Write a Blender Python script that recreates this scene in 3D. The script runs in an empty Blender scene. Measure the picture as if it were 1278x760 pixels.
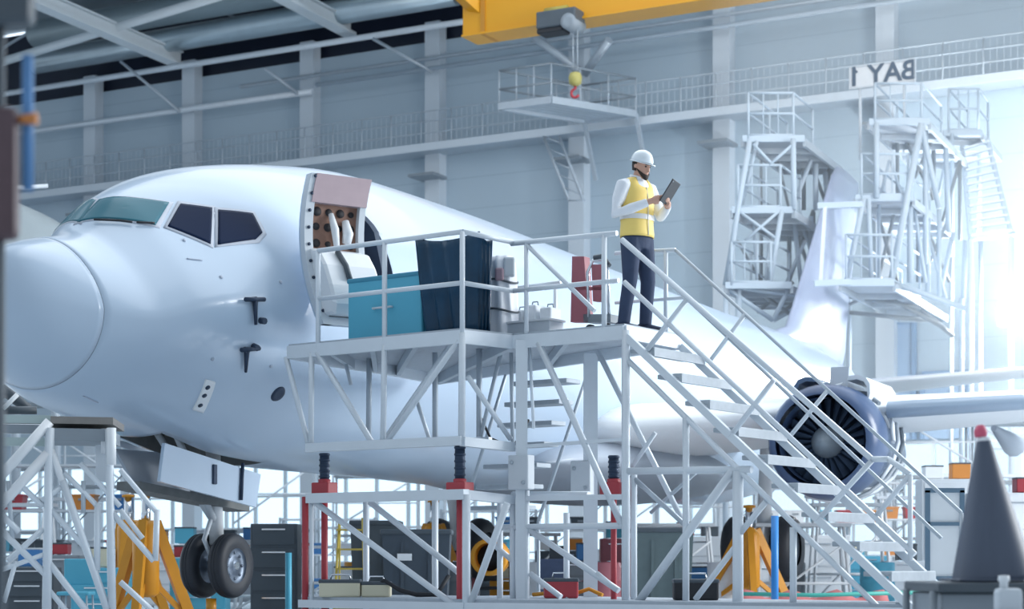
import bpy, bmesh, math, random
from mathutils import Vector, Matrix
from mathutils.bvhtree import BVHTree
random.seed(7)
SC = bpy.context.scene
COL = SC.collection
F, HZ, CX, CZ = 2300.0, 700.0, 639.0, 0.9      # focal length in px of the 1278x760 frame, horizon row, centre column, eye height

# ------------------------------------------------------------------ camera
cam = bpy.data.cameras.new('camera'); camo = bpy.data.objects.new('camera', cam); COL.objects.link(camo)
camo.location = (0, 0, CZ); camo.rotation_euler = (math.pi/2, 0, 0)
cam.sensor_fit = 'HORIZONTAL'; cam.sensor_width = 36; cam.lens = 36*F/1278
cam.shift_y = (HZ-380)/1278
cam.clip_end = 500
cam.dof.use_dof = True; cam.dof.focus_distance = 18.6; cam.dof.aperture_fstop = 2.2
SC.camera = camo

def at(px, py, Y): return Vector(((px-CX)*Y/F, Y, CZ+(HZ-py)*Y/F))
def pv(px, py, A, d):                 # pixel ray meets the vertical plane through A along d
    k = (px-CX)/F                     # X = kY
    t = (k*A[1]-A[0])/(d[0]-k*d[1])
    Y = A[1]+t*d[1]
    return at(px, py, Y)
def V(*a): return Vector(a)

# ------------------------------------------------------------------ materials
MATS = {}
def mat(name, col, rough=0.5, metal=0.0, noise=0.0, scale=8.0, spec=0.5, bump=0.0, coat=0.0, stretch=None):
    if name in MATS: return MATS[name]
    m = bpy.data.materials.new(name); m.use_nodes = True
    nt = m.node_tree; b = nt.nodes['Principled BSDF']
    b.inputs['Base Color'].default_value = (*col, 1)
    b.inputs['Roughness'].default_value = rough; b.inputs['Metallic'].default_value = metal
    b.inputs['Specular IOR Level'].default_value = spec
    b.inputs['Coat Weight'].default_value = coat; b.inputs['Coat Roughness'].default_value = .08
    if noise or bump:
        tc = nt.nodes.new('ShaderNodeTexCoord'); mp = nt.nodes.new('ShaderNodeMapping')
        nz = nt.nodes.new('ShaderNodeTexNoise'); nz.inputs['Scale'].default_value = scale; nz.inputs['Detail'].default_value = 4
        nt.links.new(tc.outputs['Object'], mp.inputs['Vector']); nt.links.new(mp.outputs['Vector'], nz.inputs['Vector'])
        if stretch: mp.inputs['Scale'].default_value = stretch
        if noise:
            mx = nt.nodes.new('ShaderNodeMix'); mx.data_type = 'RGBA'
            mx.inputs[6].default_value = (*[max(0, c*(1-noise)) for c in col], 1)
            mx.inputs[7].default_value = (*[min(1, c*(1+noise)) for c in col], 1)
            nt.links.new(nz.outputs['Fac'], mx.inputs[0]); nt.links.new(mx.outputs[2], b.inputs['Base Color'])
        if bump:
            bp = nt.nodes.new('ShaderNodeBump'); bp.inputs['Strength'].default_value = bump; bp.inputs['Distance'].default_value = .02
            nt.links.new(nz.outputs['Fac'], bp.inputs['Height']); nt.links.new(bp.outputs['Normal'], b.inputs['Normal'])
    MATS[name] = m
    return m
def emit(name, col, s):
    m = bpy.data.materials.new(name); m.use_nodes = True
    b = m.node_tree.nodes['Principled BSDF']
    b.inputs['Base Color'].default_value = (*col, 1); b.inputs['Emission Color'].default_value = (*col, 1); b.inputs['Emission Strength'].default_value = s
    MATS[name] = m; return m
def glass(name, tint=(.9, .97, 1), mixf=.12):
    m = bpy.data.materials.new(name); m.use_nodes = True; nt = m.node_tree
    for n in list(nt.nodes):
        if n.type != 'OUTPUT_MATERIAL': nt.nodes.remove(n)
    out = [n for n in nt.nodes if n.type == 'OUTPUT_MATERIAL'][0]
    t = nt.nodes.new('ShaderNodeBsdfTransparent'); t.inputs[0].default_value = (*tint, 1)
    g = nt.nodes.new('ShaderNodeBsdfGlossy'); g.inputs['Roughness'].default_value = .05
    mx = nt.nodes.new('ShaderNodeMixShader'); mx.inputs[0].default_value = mixf
    nt.links.new(t.outputs[0], mx.inputs[1]); nt.links.new(g.outputs[0], mx.inputs[2]); nt.links.new(mx.outputs[0], out.inputs[0])
    MATS[name] = m; return m

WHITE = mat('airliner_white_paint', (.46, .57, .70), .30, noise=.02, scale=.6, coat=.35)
RADOME = mat('radome_paint', (.76, .81, .88), .35, coat=.3)
SEAM = mat('seam_grey', (.42, .48, .58), .5)
PLANEGREY = mat('fairing_grey', (.38, .43, .50), .4, noise=.05, scale=2)
BAYDARK = mat('bay_primer', (.16, .17, .17), .7, noise=.4, scale=6)
CABIN = mat('cabin_shade_dark', (.05, .07, .12), .6)  # shade inside the door opening, put into the colour
PRIMER = mat('door_primer_brown', (.27, .15, .11), .6, noise=.35, scale=9)
PINK = mat('door_header_pink', (.47, .36, .39), .6, noise=.1, scale=6)
HOLE = mat('hole_dark', (.02, .02, .025), .7)
PANE = mat('cockpit_glass_dark', (.012, .022, .055), .3, spec=.05)
PANET = mat('windshield_ceiling_teal', (.04, .16, .21), .2, spec=.2)  # teal of the reflected ceiling painted into the pane colour
WRIM = mat('window_rim_grey', (.50, .54, .62), .45)
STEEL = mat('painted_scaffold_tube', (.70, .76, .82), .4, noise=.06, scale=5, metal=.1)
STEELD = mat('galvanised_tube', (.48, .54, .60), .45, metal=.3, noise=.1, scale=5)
DECK = mat('deck_plate', (.42, .47, .53), .55, noise=.12, scale=20, bump=.2)
TREAD = mat('stair_tread', (.40, .45, .50), .55, noise=.15, scale=12)
RED = mat('red_paint', (.42, .045, .06), .45, noise=.1)
REDM = mat('maroon_plastic', (.40, .13, .16), .5, noise=.1)
SCREWB = mat('jack_screw_dark', (.03, .05, .09), .45, metal=.4)
TEAL = mat('teal_box', (.10, .44, .60), .5, noise=.07, scale=3)
TEALD = mat('teal_box_dark', (.05, .27, .40), .5)
TARP = mat('navy_tarp', (.006, .045, .095), .28, noise=.5, scale=4, bump=.5, spec=.35)  # strong colour noise painted in to help the sheen of the folds
YEL = mat('crane_yellow', (.68, .32, .012), .35, noise=.04, scale=1)
YELJ = mat('jack_yellow', (.66, .28, .015), .45, noise=.12, scale=4)
BLACK = mat('rubber_black', (.02, .022, .028), .6)
TYRE = mat('tyre_rubber', (.028, .032, .042), .55, noise=.1)
RIM = mat('wheel_rim', (.18, .22, .28), .4, metal=.6)
CHROME = mat('chrome', (.75, .78, .82), .15, metal=1)
DGREY = mat('equipment_dark_grey', (.07, .09, .11), .5, noise=.2, scale=3)
MGREY = mat('equipment_mid_grey', (.25, .29, .33), .5, noise=.15, scale=3)
LGREY = mat('equipment_light_grey', (.60, .65, .70), .5, noise=.06, scale=3)
OFFW = mat('off_white_panel', (.80, .83, .86), .5, noise=.03)
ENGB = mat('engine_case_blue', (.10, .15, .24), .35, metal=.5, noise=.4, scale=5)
CONE = mat('grey_cone_rubber', (.075, .095, .14), .5, noise=.15, scale=2, stretch=(8, 8, .4))
ROOFM = mat('roof_steel', (.72, .77, .80), .5, noise=.05)
WALLCOL = mat('column_white', (.62, .68, .74), .55, noise=.04, scale=1)
DUCT = mat('silver_duct', (.50, .60, .66), .3, metal=.7, noise=.08, scale=2)
NAVYT = mat('navy_trousers', (.035, .055, .11), .8, noise=.2, scale=12, bump=.2)
VEST = mat('hi_vis_vest', (.95, .70, .20), .6, noise=.06, scale=10)
REFL = mat('reflective_band', (.70, .70, .70), .3)
SHIRT = mat('white_shirt', (.84, .87, .92), .7, noise=.04, scale=10, bump=.15)
SKIN = mat('skin', (.62, .36, .27), .55)
HAIR = mat('dark_hair', (.03, .02, .018), .7)
HELM = mat('white_helmet', (.82, .88, .92), .25, coat=.5)
SHOE = mat('navy_shoe', (.03, .045, .09), .5)
TABLET = mat('tablet_black', (.02, .025, .035), .3)

# ------------------------------------------------------------------ mesh builder
class MB:
    def __init__(s): s.v = []; s.f = []; s.m = []; s.smooth = []; s.mi = 0
    def add(s, vs, fs, smooth=False):
        b = len(s.v); s.v += [Vector(v) for v in vs]
        s.f += [tuple(b+i for i in f) for f in fs]; s.m += [s.mi]*len(fs); s.smooth += [smooth]*len(fs)
        return s
    def box(s, c, size, ax=None, bevel=0.0):       # ax: three axis vectors
        c = Vector(c); X, Y, Z = [Vector(a).normalized() for a in (ax or ((1,0,0),(0,1,0),(0,0,1)))]
        hx, hy, hz = [q/2 for q in size]
        if bevel <= 0:
            vs = [c+X*hx*i+Y*hy*j+Z*hz*k for i in (-1,1) for j in (-1,1) for k in (-1,1)]
            return s.add(vs, [(0,1,3,2),(4,6,7,5),(0,4,5,1),(2,3,7,6),(0,2,6,4),(1,5,7,3)])
        b = min(bevel, hx*.9, hy*.9, hz*.9)
        bm = bmesh.new(); bmesh.ops.create_cube(bm, size=1)
        for v in bm.verts: v.co = Vector((v.co.x*2*hx, v.co.y*2*hy, v.co.z*2*hz))
        bmesh.ops.bevel(bm, geom=bm.edges[:], offset=b, segments=2, affect='EDGES', profile=.5)
        bm.verts.ensure_lookup_table()
        vs = [c+X*v.co.x+Y*v.co.y+Z*v.co.z for v in bm.verts]; fs = [[v.index for v in f.verts] for f in bm.faces]
        bm.free(); return s.add(vs, fs)
    def obox(s, p, q, w, h, up=(0,0,1)):            # beam p->q, w sideways, h along up
        p, q = Vector(p), Vector(q); d = (q-p); L = d.length; d.normalize()
        side = d.cross(Vector(up))
        if side.length < 1e-4: side = Vector((1,0,0))
        side.normalize(); u = side.cross(d).normalized()
        return s.box((p+q)/2, (L, w, h), (d, side, u))
    def tube(s, pts, r, n=10, closed=False, caps=True):
        pts = [Vector(p) for p in pts]
        if isinstance(r, (int, float)): r = [r]*len(pts)
        N = len(pts); rings = []; prev = None
        for i, p in enumerate(pts):
            if closed: t = pts[(i+1)%N]-pts[i-1]
            else: t = pts[min(i+1,N-1)]-pts[max(i-1,0)]
            if t.length < 1e-9: t = Vector((0,0,1))
            t.normalize()
            if prev is None:
                a = Vector((0,0,1)) if abs(t.z) < .9 else Vector((1,0,0))
                u = t.cross(a).normalized()
            else:
                u = (prev-t*prev.dot(t))
                u = u.normalized() if u.length > 1e-6 else t.orthogonal().normalized()
            prev = u; w = t.cross(u)
            rings.append([p+(u*math.cos(2*math.pi*k/n)+w*math.sin(2*math.pi*k/n))*r[i] for k in range(n)])
        return s.loft(rings, True, caps, closed)
    def loft(s, rings, smooth=True, caps=True, loop=False):
        n = len(rings[0]); N = len(rings); vs = [v for r in rings for v in r]; fs = []
        for i in range(N if loop else N-1):
            for k in range(n):
                a, b = i*n+k, i*n+(k+1)%n; c = ((i+1)%N)*n
                fs.append((a, b, c+(k+1)%n, c+k))
        b0 = len(s.v); s.add(vs, fs, smooth)
        if caps and not loop:
            s.f += [tuple(b0+k for k in reversed(range(n))), tuple(b0+(N-1)*n+k for k in range(n))]; s.m += [s.mi]*2; s.smooth += [False]*2
        return s
    def lathe(s, c, prof, axis=(0,0,1), n=32, smooth=True, caps=True):     # prof: (r, h)
        c = Vector(c); a = Vector(axis).normalized(); u = a.orthogonal().normalized(); w = a.cross(u)
        rings = [[c+a*h+(u*math.cos(2*math.pi*k/n)+w*math.sin(2*math.pi*k/n))*max(r,1e-4) for k in range(n)] for r, h in prof]
        return s.loft(rings, smooth, caps)
    def prism(s, poly, h):                           # poly: list of 3D points, h: vector
        n = len(poly); h = Vector(h); P = [Vector(p) for p in poly]
        return s.add(P+[p+h for p in P], [tuple(reversed(range(n))), tuple(range(n, 2*n))]+[(i, (i+1)%n, n+(i+1)%n, n+i) for i in range(n)])
    def build(s, name, m, parent=None, local=False):
        me = bpy.data.meshes.new(name)
        off = Vector((0,0,0))
        if parent is not None and not local: off = world_loc(parent)
        me.from_pydata([v-off for v in s.v], [], s.f)
        ms = m if isinstance(m, (list, tuple)) else [m]
        for q in ms: me.materials.append(q)
        me.polygons.foreach_set('material_index', s.m); me.polygons.foreach_set('use_smooth', s.smooth)
        bm = bmesh.new(); bm.from_mesh(me); bmesh.ops.recalc_face_normals(bm, faces=bm.faces[:]); bm.to_mesh(me); bm.free()
        me.update()
        o = bpy.data.objects.new(name, me); COL.objects.link(o)
        if parent is not None: o.parent = parent
        return o
def world_loc(o):
    l = Vector((0,0,0))
    while o is not None: l = l+Vector(o.location); o = o.parent
    return l
def tag(o, label, cat, group=None, kind=None):
    if label: o['label'] = label
    if cat: o['category'] = cat
    if group: o['group'] = group
    if kind: o['kind'] = kind
    return o
def thing(name, label, cat, loc=(0,0,0), group=None):
    o = bpy.data.objects.new(name, None); COL.objects.link(o); o.location = loc; o.empty_display_size = .2
    return tag(o, label, cat, group)
def struct(name, mb, m): o = mb.build(name, m); o['kind'] = 'structure'; return o
def bar(parent, name, p, q, r=.022, m=None, n=8, local=False): return MB().tube([p, q], r, n).build(name, m or STEEL, parent, local)
def beam(parent, name, p, q, w, h, m=None, local=False): return MB().obox(p, q, w, h).build(name, m or STEEL, parent, local)
def dup(root, loc, label, rotz=None, group=None):
    def cp(o, par):
        c = o.copy(); COL.objects.link(c); c.parent = par
        for ch in KIDS.get(o.name, list(o.children)): cp(ch, c)
        return c
    r = cp(root, None); r.location = loc
    if rotz is not None: r.rotation_euler = (0,0,rotz)
    if label: r['label'] = label
    if group: r['group'] = group
    return r
KIDS = {}

# ================================================================== AIRLINER
TH = math.atan2(.4115, .9114)
PD = V(.4115, .9114, 0); PN = V(.9114, -.4115, 0); NOSE = V(-5.02, 17.66, 0)
ZB = 2.01
def pl(s, lat, z): p = NOSE+PD*s+PN*lat; p.z = ZB+z; return p     # z above the belly line
ST = [(0,.02,1.50,1.46),(.04,.20,1.68,1.26),(.15,.40,1.87,1.02),(.35,.59,1.99,.80),(.7,.81,2.10,.60),(1.05,.99,2.18,.48),(1.25,1.08,2.25,.43),(1.45,1.17,2.42,.39),(1.8,1.31,2.72,.33),(2.6,1.53,3.09,.19),(3.4,1.68,3.33,.06),(4.5,1.80,3.56,.01),(6,1.865,3.77,0),(7.5,1.88,3.83,0),(10,1.88,3.88,-.03),
 (15,1.88,3.90,-.03),(21,1.88,3.93,0),(23.5,1.85,3.99,.22),(26,1.70,4.0,.8),(28.5,1.40,3.92,1.55),(31,.98,3.78,2.35),(33,.55,3.58,2.95),(33.9,.22,3.42,3.18)]      # s, half width, top, bottom above the belly line
def taper(s): return .46*math.exp(-((s-1.7)/1.0)**2)
def hermite(col, s):
    T = ST; 
    for i in range(len(T)-1):
        if s <= T[i+1][0]: break
    x0, x1 = T[i][0], T[i+1][0]; y0, y1 = T[i][col], T[i+1][col]
    d = (y1-y0)/(x1-x0)
    def sl(j):
        if j <= 0: return (T[1][col]-T[0][col])/(T[1][0]-T[0][0])
        if j >= len(T)-1: return (T[-1][col]-T[-2][col])/(T[-1][0]-T[-2][0])
        a = (T[j][col]-T[j-1][col])/(T[j][0]-T[j-1][0]); b = (T[j+1][col]-T[j][col])/(T[j+1][0]-T[j][0])
        return 0 if a*b <= 0 else 2*a*b/(a+b)
    m0, m1 = sl(i), sl(i+1); h = x1-x0; t = (s-x0)/h
    return y0*(2*t**3-3*t**2+1)+h*m0*(t**3-2*t**2+t)+y1*(-2*t**3+3*t**2)+h*m1*(t**3-t**2)
def section(s, n=96, off=0.0):
    w, zt, zb = hermite(1, s)+off, hermite(2, s)+off, hermite(3, s)-off
    zc = zb+(zt-zb)*.50
    out = []
    for k in range(n):
        a = 2*math.pi*k/n; c = math.cos(a)
        out.append(pl(s, w*math.sin(a)*(1-taper(s)*max(0, c)), zc+((zt-zc) if c > 0 else (zc-zb))*c))
    return out
def side_lat(s, z):   # near side lateral of the skin at height z above belly
    w, zt, zb = hermite(1, s), hermite(2, s), hermite(3, s); zc = (zt+zb)/2; hh = (zt-zb)/2
    q = max(0, 1-((z-zc)/hh)**2); return w*math.sqrt(q)*(1-taper(s)*max(0, (z-zc)/hh))
SEAMS = .72
def loftrange(a, b, step):
    k = max(2, int((b-a)/step)); return [a+(b-a)*i/k for i in range(k+1)]

air = thing('airliner', 'white twin-engine airliner with open front door, nose pointing left, parked beside the scaffolding', 'airplane', pl(4.0, 0, -ZB))
fm = MB(); ss = loftrange(SEAMS, 7.5, .08)+loftrange(7.5, 33.9, .35)[1:]
fm.loft([section(s) for s in ss], True, True)
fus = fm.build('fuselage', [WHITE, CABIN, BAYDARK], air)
rm = MB(); ss = [0, .01, .02, .04]+loftrange(.07, SEAMS-.005, .05)
rm.loft([section(s) for s in ss], True, True)
rm.build('radome', WHITE, air)
sm = MB(); sm.loft([section(SEAMS-.006, off=-.003), section(SEAMS+.002, off=-.003)], True, True); sm.build('radome_seam', SEAM, air)

# door opening and nose gear bay cut through the skin
DS0, DS1, DZ0, DZ1 = 4.06, 4.90, 1.40, 3.00
def rrect(s0, s1, z0, z1, r, lat, k=5):
    pts = []
    for cx, cz, a0 in ((s1-r, z1-r, 0), (s0+r, z1-r, 90), (s0+r, z0+r, 180), (s1-r, z0+r, 270)):
        for i in range(k+1):
            a = math.radians(a0+90*i/k); pts.append(pl(cx+r*math.cos(a), lat, cz+r*math.sin(a)))
    return pts
def cut(obj, cutter, midx, test):
    md = obj.modifiers.new('cut', 'BOOLEAN'); md.operation = 'DIFFERENCE'; md.solver = 'EXACT'; md.object = cutter
    dg = bpy.context.evaluated_depsgraph_get(); dg.update()
    me = bpy.data.meshes.new_from_object(obj.evaluated_get(dg)); 
    obj.modifiers.clear(); obj.data = me
    off = world_loc(obj)
    for p in me.polygons:
        if test(p.center+off, p.normal): p.material_index = midx; p.use_smooth = False
    cme = cutter.data; bpy.data.objects.remove(cutter); bpy.data.meshes.remove(cme)
def depth_in(c):   # how far below the skin a point lies, relative
    r = c-NOSE; s = r.dot(PD); lat = r.dot(PN); z = c.z-ZB
    w, zt, zb = hermite(1, min(max(s, 0), 33.9)), hermite(2, min(max(s, 0), 33.9)), hermite(3, min(max(s, 0), 33.9))
    zc = (zt+zb)/2; q = (z-zc)/((zt-zb)/2); return math.sqrt((lat/(w*(1-taper(s)*min(1, max(0, q)))))**2+q**2)
c1 = MB().prism(rrect(DS0, DS1, DZ0, DZ1, .28, .1), PN*3).build('cutter', HOLE)
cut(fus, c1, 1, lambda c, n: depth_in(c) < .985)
bay = MB().box(pl(3.4, 0, .10), (2.0, .62, .9), (PD, PN, (0,0,1))).build('cutter', HOLE)
cut(fus, bay, 2, lambda c, n: depth_in(c) < .985 and c.z < ZB+.7 and (c-NOSE).dot(PD) < 4.5 and abs((c-NOSE).dot(PN)) < .4)

# surface helpers : hit the skin through an image position
pm = bpy.data.meshes.new('t'); 
full = MB().loft([section(s) for s in loftrange(0.02, 7.5, .06)+loftrange(7.5, 33.9, .3)[1:]], True, True)
TREE = BVHTree.FromPolygons([tuple(v) for v in full.v], full.f)
EYE = V(0, 0, CZ)
def hit(px, py):
    d = (at(px, py, 10)-EYE).normalized(); loc, nrm, i, dist = TREE.ray_cast(EYE, d)
    if loc is None: 
        loc, nrm, i, dist = TREE.find_nearest(at(px, py, 20))
    if nrm.dot(d) > 0: nrm = -nrm
    return loc, nrm
def tolocal(p): r = p-NOSE; return r.dot(PD), r.dot(PN), p.z-ZB
def drop(p):     # nearest point of the skin and outward normal
    loc, nrm, i, dist = TREE.find_nearest(p)
    r = loc-NOSE; s = r.dot(PD); c = NOSE+PD*s; c.z = ZB+2
    if nrm.dot(loc-c) < 0: nrm = -nrm
    return loc, nrm
def patch(name, corners, m, off=.012, parent=None, n=10, rings=8, shrink=0.0, thick=.02, mirror=False):
    cs = [Vector(c) for c in corners]; cen = sum(cs, V(0,0,0))/len(cs); b = []
    for i in range(len(cs)):
        p, q = cs[i], cs[(i+1)%len(cs)]
        for k in range(n): b.append(p.lerp(q, k/n))
    b = [p+(cen-p).normalized()*shrink for p in b]
    mb = MB(); R = []
    for r in range(rings, 0, -1):
        ring = []
        for p in b:
            q, nn = drop(cen.lerp(p, r/rings)); ring.append(q+nn*off)
        R.append(ring)
    outer = [drop(p)[0]-drop(p)[1]*thick for p in b]
    R = [outer]+R
    if mirror:
        def mm(p): s_, l_, z_ = tolocal(p); return pl(s_, -l_, z_)
        R = [[mm(p) for p in r] for r in R]
    mb.loft(R, True, True)
    return mb.build(name, m, parent or air)

panes = [([(124,250),(211,253.5),(194,281.5),(97,278)], PANET), ([(225,255),(264.5,260),(262.6,305),(209,283)], PANE), ([(272,262.5),(315,267),(327,291),(319,299),(271.5,306)], PANE)]
for cor, m in panes:
    pts = [hit(*c)[0] for c in cor]
    cen = sum(pts, V(0,0,0))/len(pts)
    big = [p+(p-cen).normalized()*.055 for p in pts]
    for mir in (False, True):
        w = patch('cockpit_window', big, WRIM, .006, mirror=mir)
        patch('pane', pts, m, .014, parent=w, mirror=mir)
# wiper, seams, probes, ports
def skinline(name, pix, r, m, off=.004, sub=6):
    P = []
    for i in range(len(pix)-1):
        for k in range(sub):
            t = k/sub; P.append((pix[i][0]*(1-t)+pix[i+1][0]*t, pix[i][1]*(1-t)+pix[i+1][1]*t))
    P.append(pix[-1]); pts = []
    for p in P: a, nn = hit(*p); pts.append(a+nn*off)
    return MB().tube(pts, r, 6).build(name, m, air)
skinline('wiper', [(118,277),(150,278),(165,280)], .012, BLACK, .03)
skinline('wiper', [(170,280),(192,281)], .012, BLACK, .03)
skinline('skin_mark', [(104,494),(122,502)], .008, SEAM)
skinline('skin_mark', [(233,323),(252,325)], .008, SEAM)
def probe(pix_bar, pix_stem, knob=None):
    a, na = hit(*pix_bar[0]); b, nb = hit(*pix_bar[1]); c, nc = hit(*pix_stem[0]); d, nd = hit(*pix_stem[1])
    mb = MB().tube([a+na*.05, b+nb*.05], .024, 8).tube([c+nc*.04, d+nd*.04], [.03, .016], 8).tube([c-nc*.01, c+nc*.06], .03, 8)
    if knob:
        k, nk = hit(*knob); mb.tube([k-nk*.01, k+nk*.07], .035, 8)
    return mb.build('pitot_probe', SCREWB, air)
probe(((302,374),(326,374)), ((315,374),(316,405)), (325,400))
probe(((297,435),(320,433)), ((305,436),(304,462)), (316,432))
a = [hit(*p)[0] for p in ((256,473),(268,476),(253,514),(240,510))]
plate = patch('static_port_plate', a, OFFW, .02)
for p in ((258,482),(254,492),(249,504)):
    q, nn = hit(*p); MB().lathe(q+nn*.015, [(.0,.0),(.028,0),(.028,.012),(.0,.012)], nn, 12).build('port', SCREWB, plate)
q, nn = hit(347, 492)
MB().lathe(q-nn*.02, [(0,0),(.085,0),(.10,.012),(.085,.032),(.05,.03),(0,.03)], nn, 20).build('drain_outlet', SCREWB, air)
for p in ((276,346),(265,448),(338,457),(350,352),(230,300)):
    q, nn = hit(*p); MB().lathe(q-nn*.01, [(.0,.0),(.02,0),(.02,.02),(.0,.02)], nn, 10).build('drain_plug', SEAM, air)

# open passenger door standing off the skin, inner side showing
DE = (PD*.84+PN*.54).normalized(); DN = (PN*.84-PD*.54).normalized()
def dsurf(s, z, o):      # the opened door: swung forward, its hollow inner side facing out and aft
    p = pl(3.02, 1.64, z)+DE*(s-2.98)+DN*(o-.14)+PN*.24*(z-2.40)**2; return p
door = MB()
s0, s1, z0, z1 = 2.98, 3.70, 1.40, 3.02
def sheet(mb, s0, s1, z0, z1, o0, o1, ns=6, nz=14):
    A, B = [], []
    for j in range(nz+1):
        z = z0+(z1-z0)*j/nz
        A.append([dsurf(s0+(s1-s0)*i/ns, z, o0) for i in range(ns+1)]); B.append([dsurf(s0+(s1-s0)*i/ns, z, o1) for i in range(ns+1)])
    rings = [a+list(reversed(b)) for a, b in zip(A, B)]
    return mb.loft(rings, False, True)
pd = sheet(MB(), s0, s1, z0, z1, .14, .17).build('passenger_door', WHITE, air)
fr = MB()
sheet(fr, s0, s0+.10, z0, z1, .17, .27, 1); sheet(fr, s1-.07, s1, z0, z1, .17, .27, 1); sheet(fr, s0, s1, z0, z0+.09, .17, .27, 6, 1)
fr.build('door_frame', LGREY, pd)
hd = sheet(MB(), s0+.06, s1-.0, z1-.30, z1+.0, .17, .285, 6, 4).build('door_header', PINK, pd)
sheet(MB(), s0+.10, s1-.07, z0+.09, z1-.26, .172, .20).build('inner_panel', PRIMER, pd)
for i, sx in enumerate((.17,.31,.45,.58)):
    for j, zz in enumerate((2.64, 2.48, 2.30, 2.12)):
        if (i, j) in ((1,3),(2,2)): continue
        r = (.050, .040, .046, .032)[(i+j)%4]
        c = dsurf(s0+sx, zz, .20)
        MB().lathe(c, [(0,0),(r,0),(r,.012),(0,.012)], DN, 14).build('lightening_hole', HOLE, pd)
for k in range(9):
    c = dsurf(s0+.05, z0+.15+k*.18, .27); MB().lathe(c, [(0,0),(.018,0),(.018,.014),(0,.014)], DN, 8).build('rivet', SCREWB, pd)
# slide pack (bustle) and handles
bz = MB(); prof = [(0,.0),(.05,-.02),(.28,-.02),(.40,.05),(.46,.16),(.46,.30),(.40,.42),(.30,.47),(0,.47)]
rows = []
for sx in [ .06,.09,.3,.5,.66,.69]:
    e = .0 if .07 < sx < .68 else .03
    rows.append([dsurf(s0+sx, 1.42+ (.03 if e else 0) + h*(1-2*e)+.08, .22)+DN*(o*(1-e*3)) for o, h in [(0,0),(.24,.0),(.34,.10),(.37,.30),(.33,.52),(.22,.68),(0,.74)]])
bz.loft(rows, False, True)
bst = bz.build('slide_pack', OFFW, pd)
MB().tube([dsurf(s0+.28, 2.18, .47), dsurf(s0+.30, 2.02, .58), dsurf(s0+.30, 1.86, .61)], .03, 8).build('strap', DGREY, bst)
MB().tube([dsurf(s0+.32, 2.62, .24), dsurf(s0+.35, 2.45, .3), dsurf(s0+.38, 2.22, .28)], [.03,.045,.03], 10).build('door_handle', OFFW, pd)
MB().tube([dsurf(s0+.50, 2.56, .24), dsurf(s0+.52, 2.42, .28), dsurf(s0+.52, 2.32, .24)], [.04,.06,.05], 10).build('door_latch', OFFW, pd)
for zz in (1.9, 2.6):
    MB().tube([pl(DS0-.02, side_lat(4.0, zz)-.03, zz), pl(DS0-.1, side_lat(4.0, zz)+.1, zz), dsurf(s1-.1, zz, .13)], .03, 8).build('door_hinge', LGREY, pd)
# door surround: dark seal plus galley wall just inside, its shade painted dark
def edge_ring(a0, a1, b0, b1, r, wdt, o, name, m):
    inn = rrect(a0, a1, b0, b1, r, 0); out = rrect(a0-wdt, a1+wdt, b0-wdt, b1+wdt, r+wdt, 0)
    def sk(p):
        s_, l_, z_ = tolocal(p); return s_, side_lat(s_, z_), z_
    R = []
    for lst, oo in ((inn, -.05), (inn, o), (out, o), (out, -.02)):
        ring = []
        for p in lst: s_, l_, z_ = sk(p); ring.append(pl(s_, l_+oo, z_))
        R.append(ring)
    n = len(inn); mb = MB(); vs = [v for r_ in R for v in r_]; fs = []
    for i in range(4):
        for k in range(n):
            j = (i+1)%4; fs.append((i*n+k, i*n+(k+1)%n, j*n+(k+1)%n, j*n+k))
    mb.add(vs, fs, False); return mb.build(name, m, air)
edge_ring(DS0, DS1, DZ0, DZ1, .28, .05, .012, 'door_surround', WRIM)
edge_ring(DS0-.05, DS1+.05, DZ0-.05, DZ1+.05, .33, .02, .008, 'door_seal', SEAM)
MB().box(pl((DS0+DS1)/2, .5, DZ0+.03), (.80, 1.6, .04), (PD, PN, (0,0,1))).build('cabin_floor', DGREY, air)
MB().box(pl(DS1-.10, .6, 2.2), (.06, .9, 1.5), (PD, PN, (0,0,1))).build('galley_wall', CABIN, air)

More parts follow.
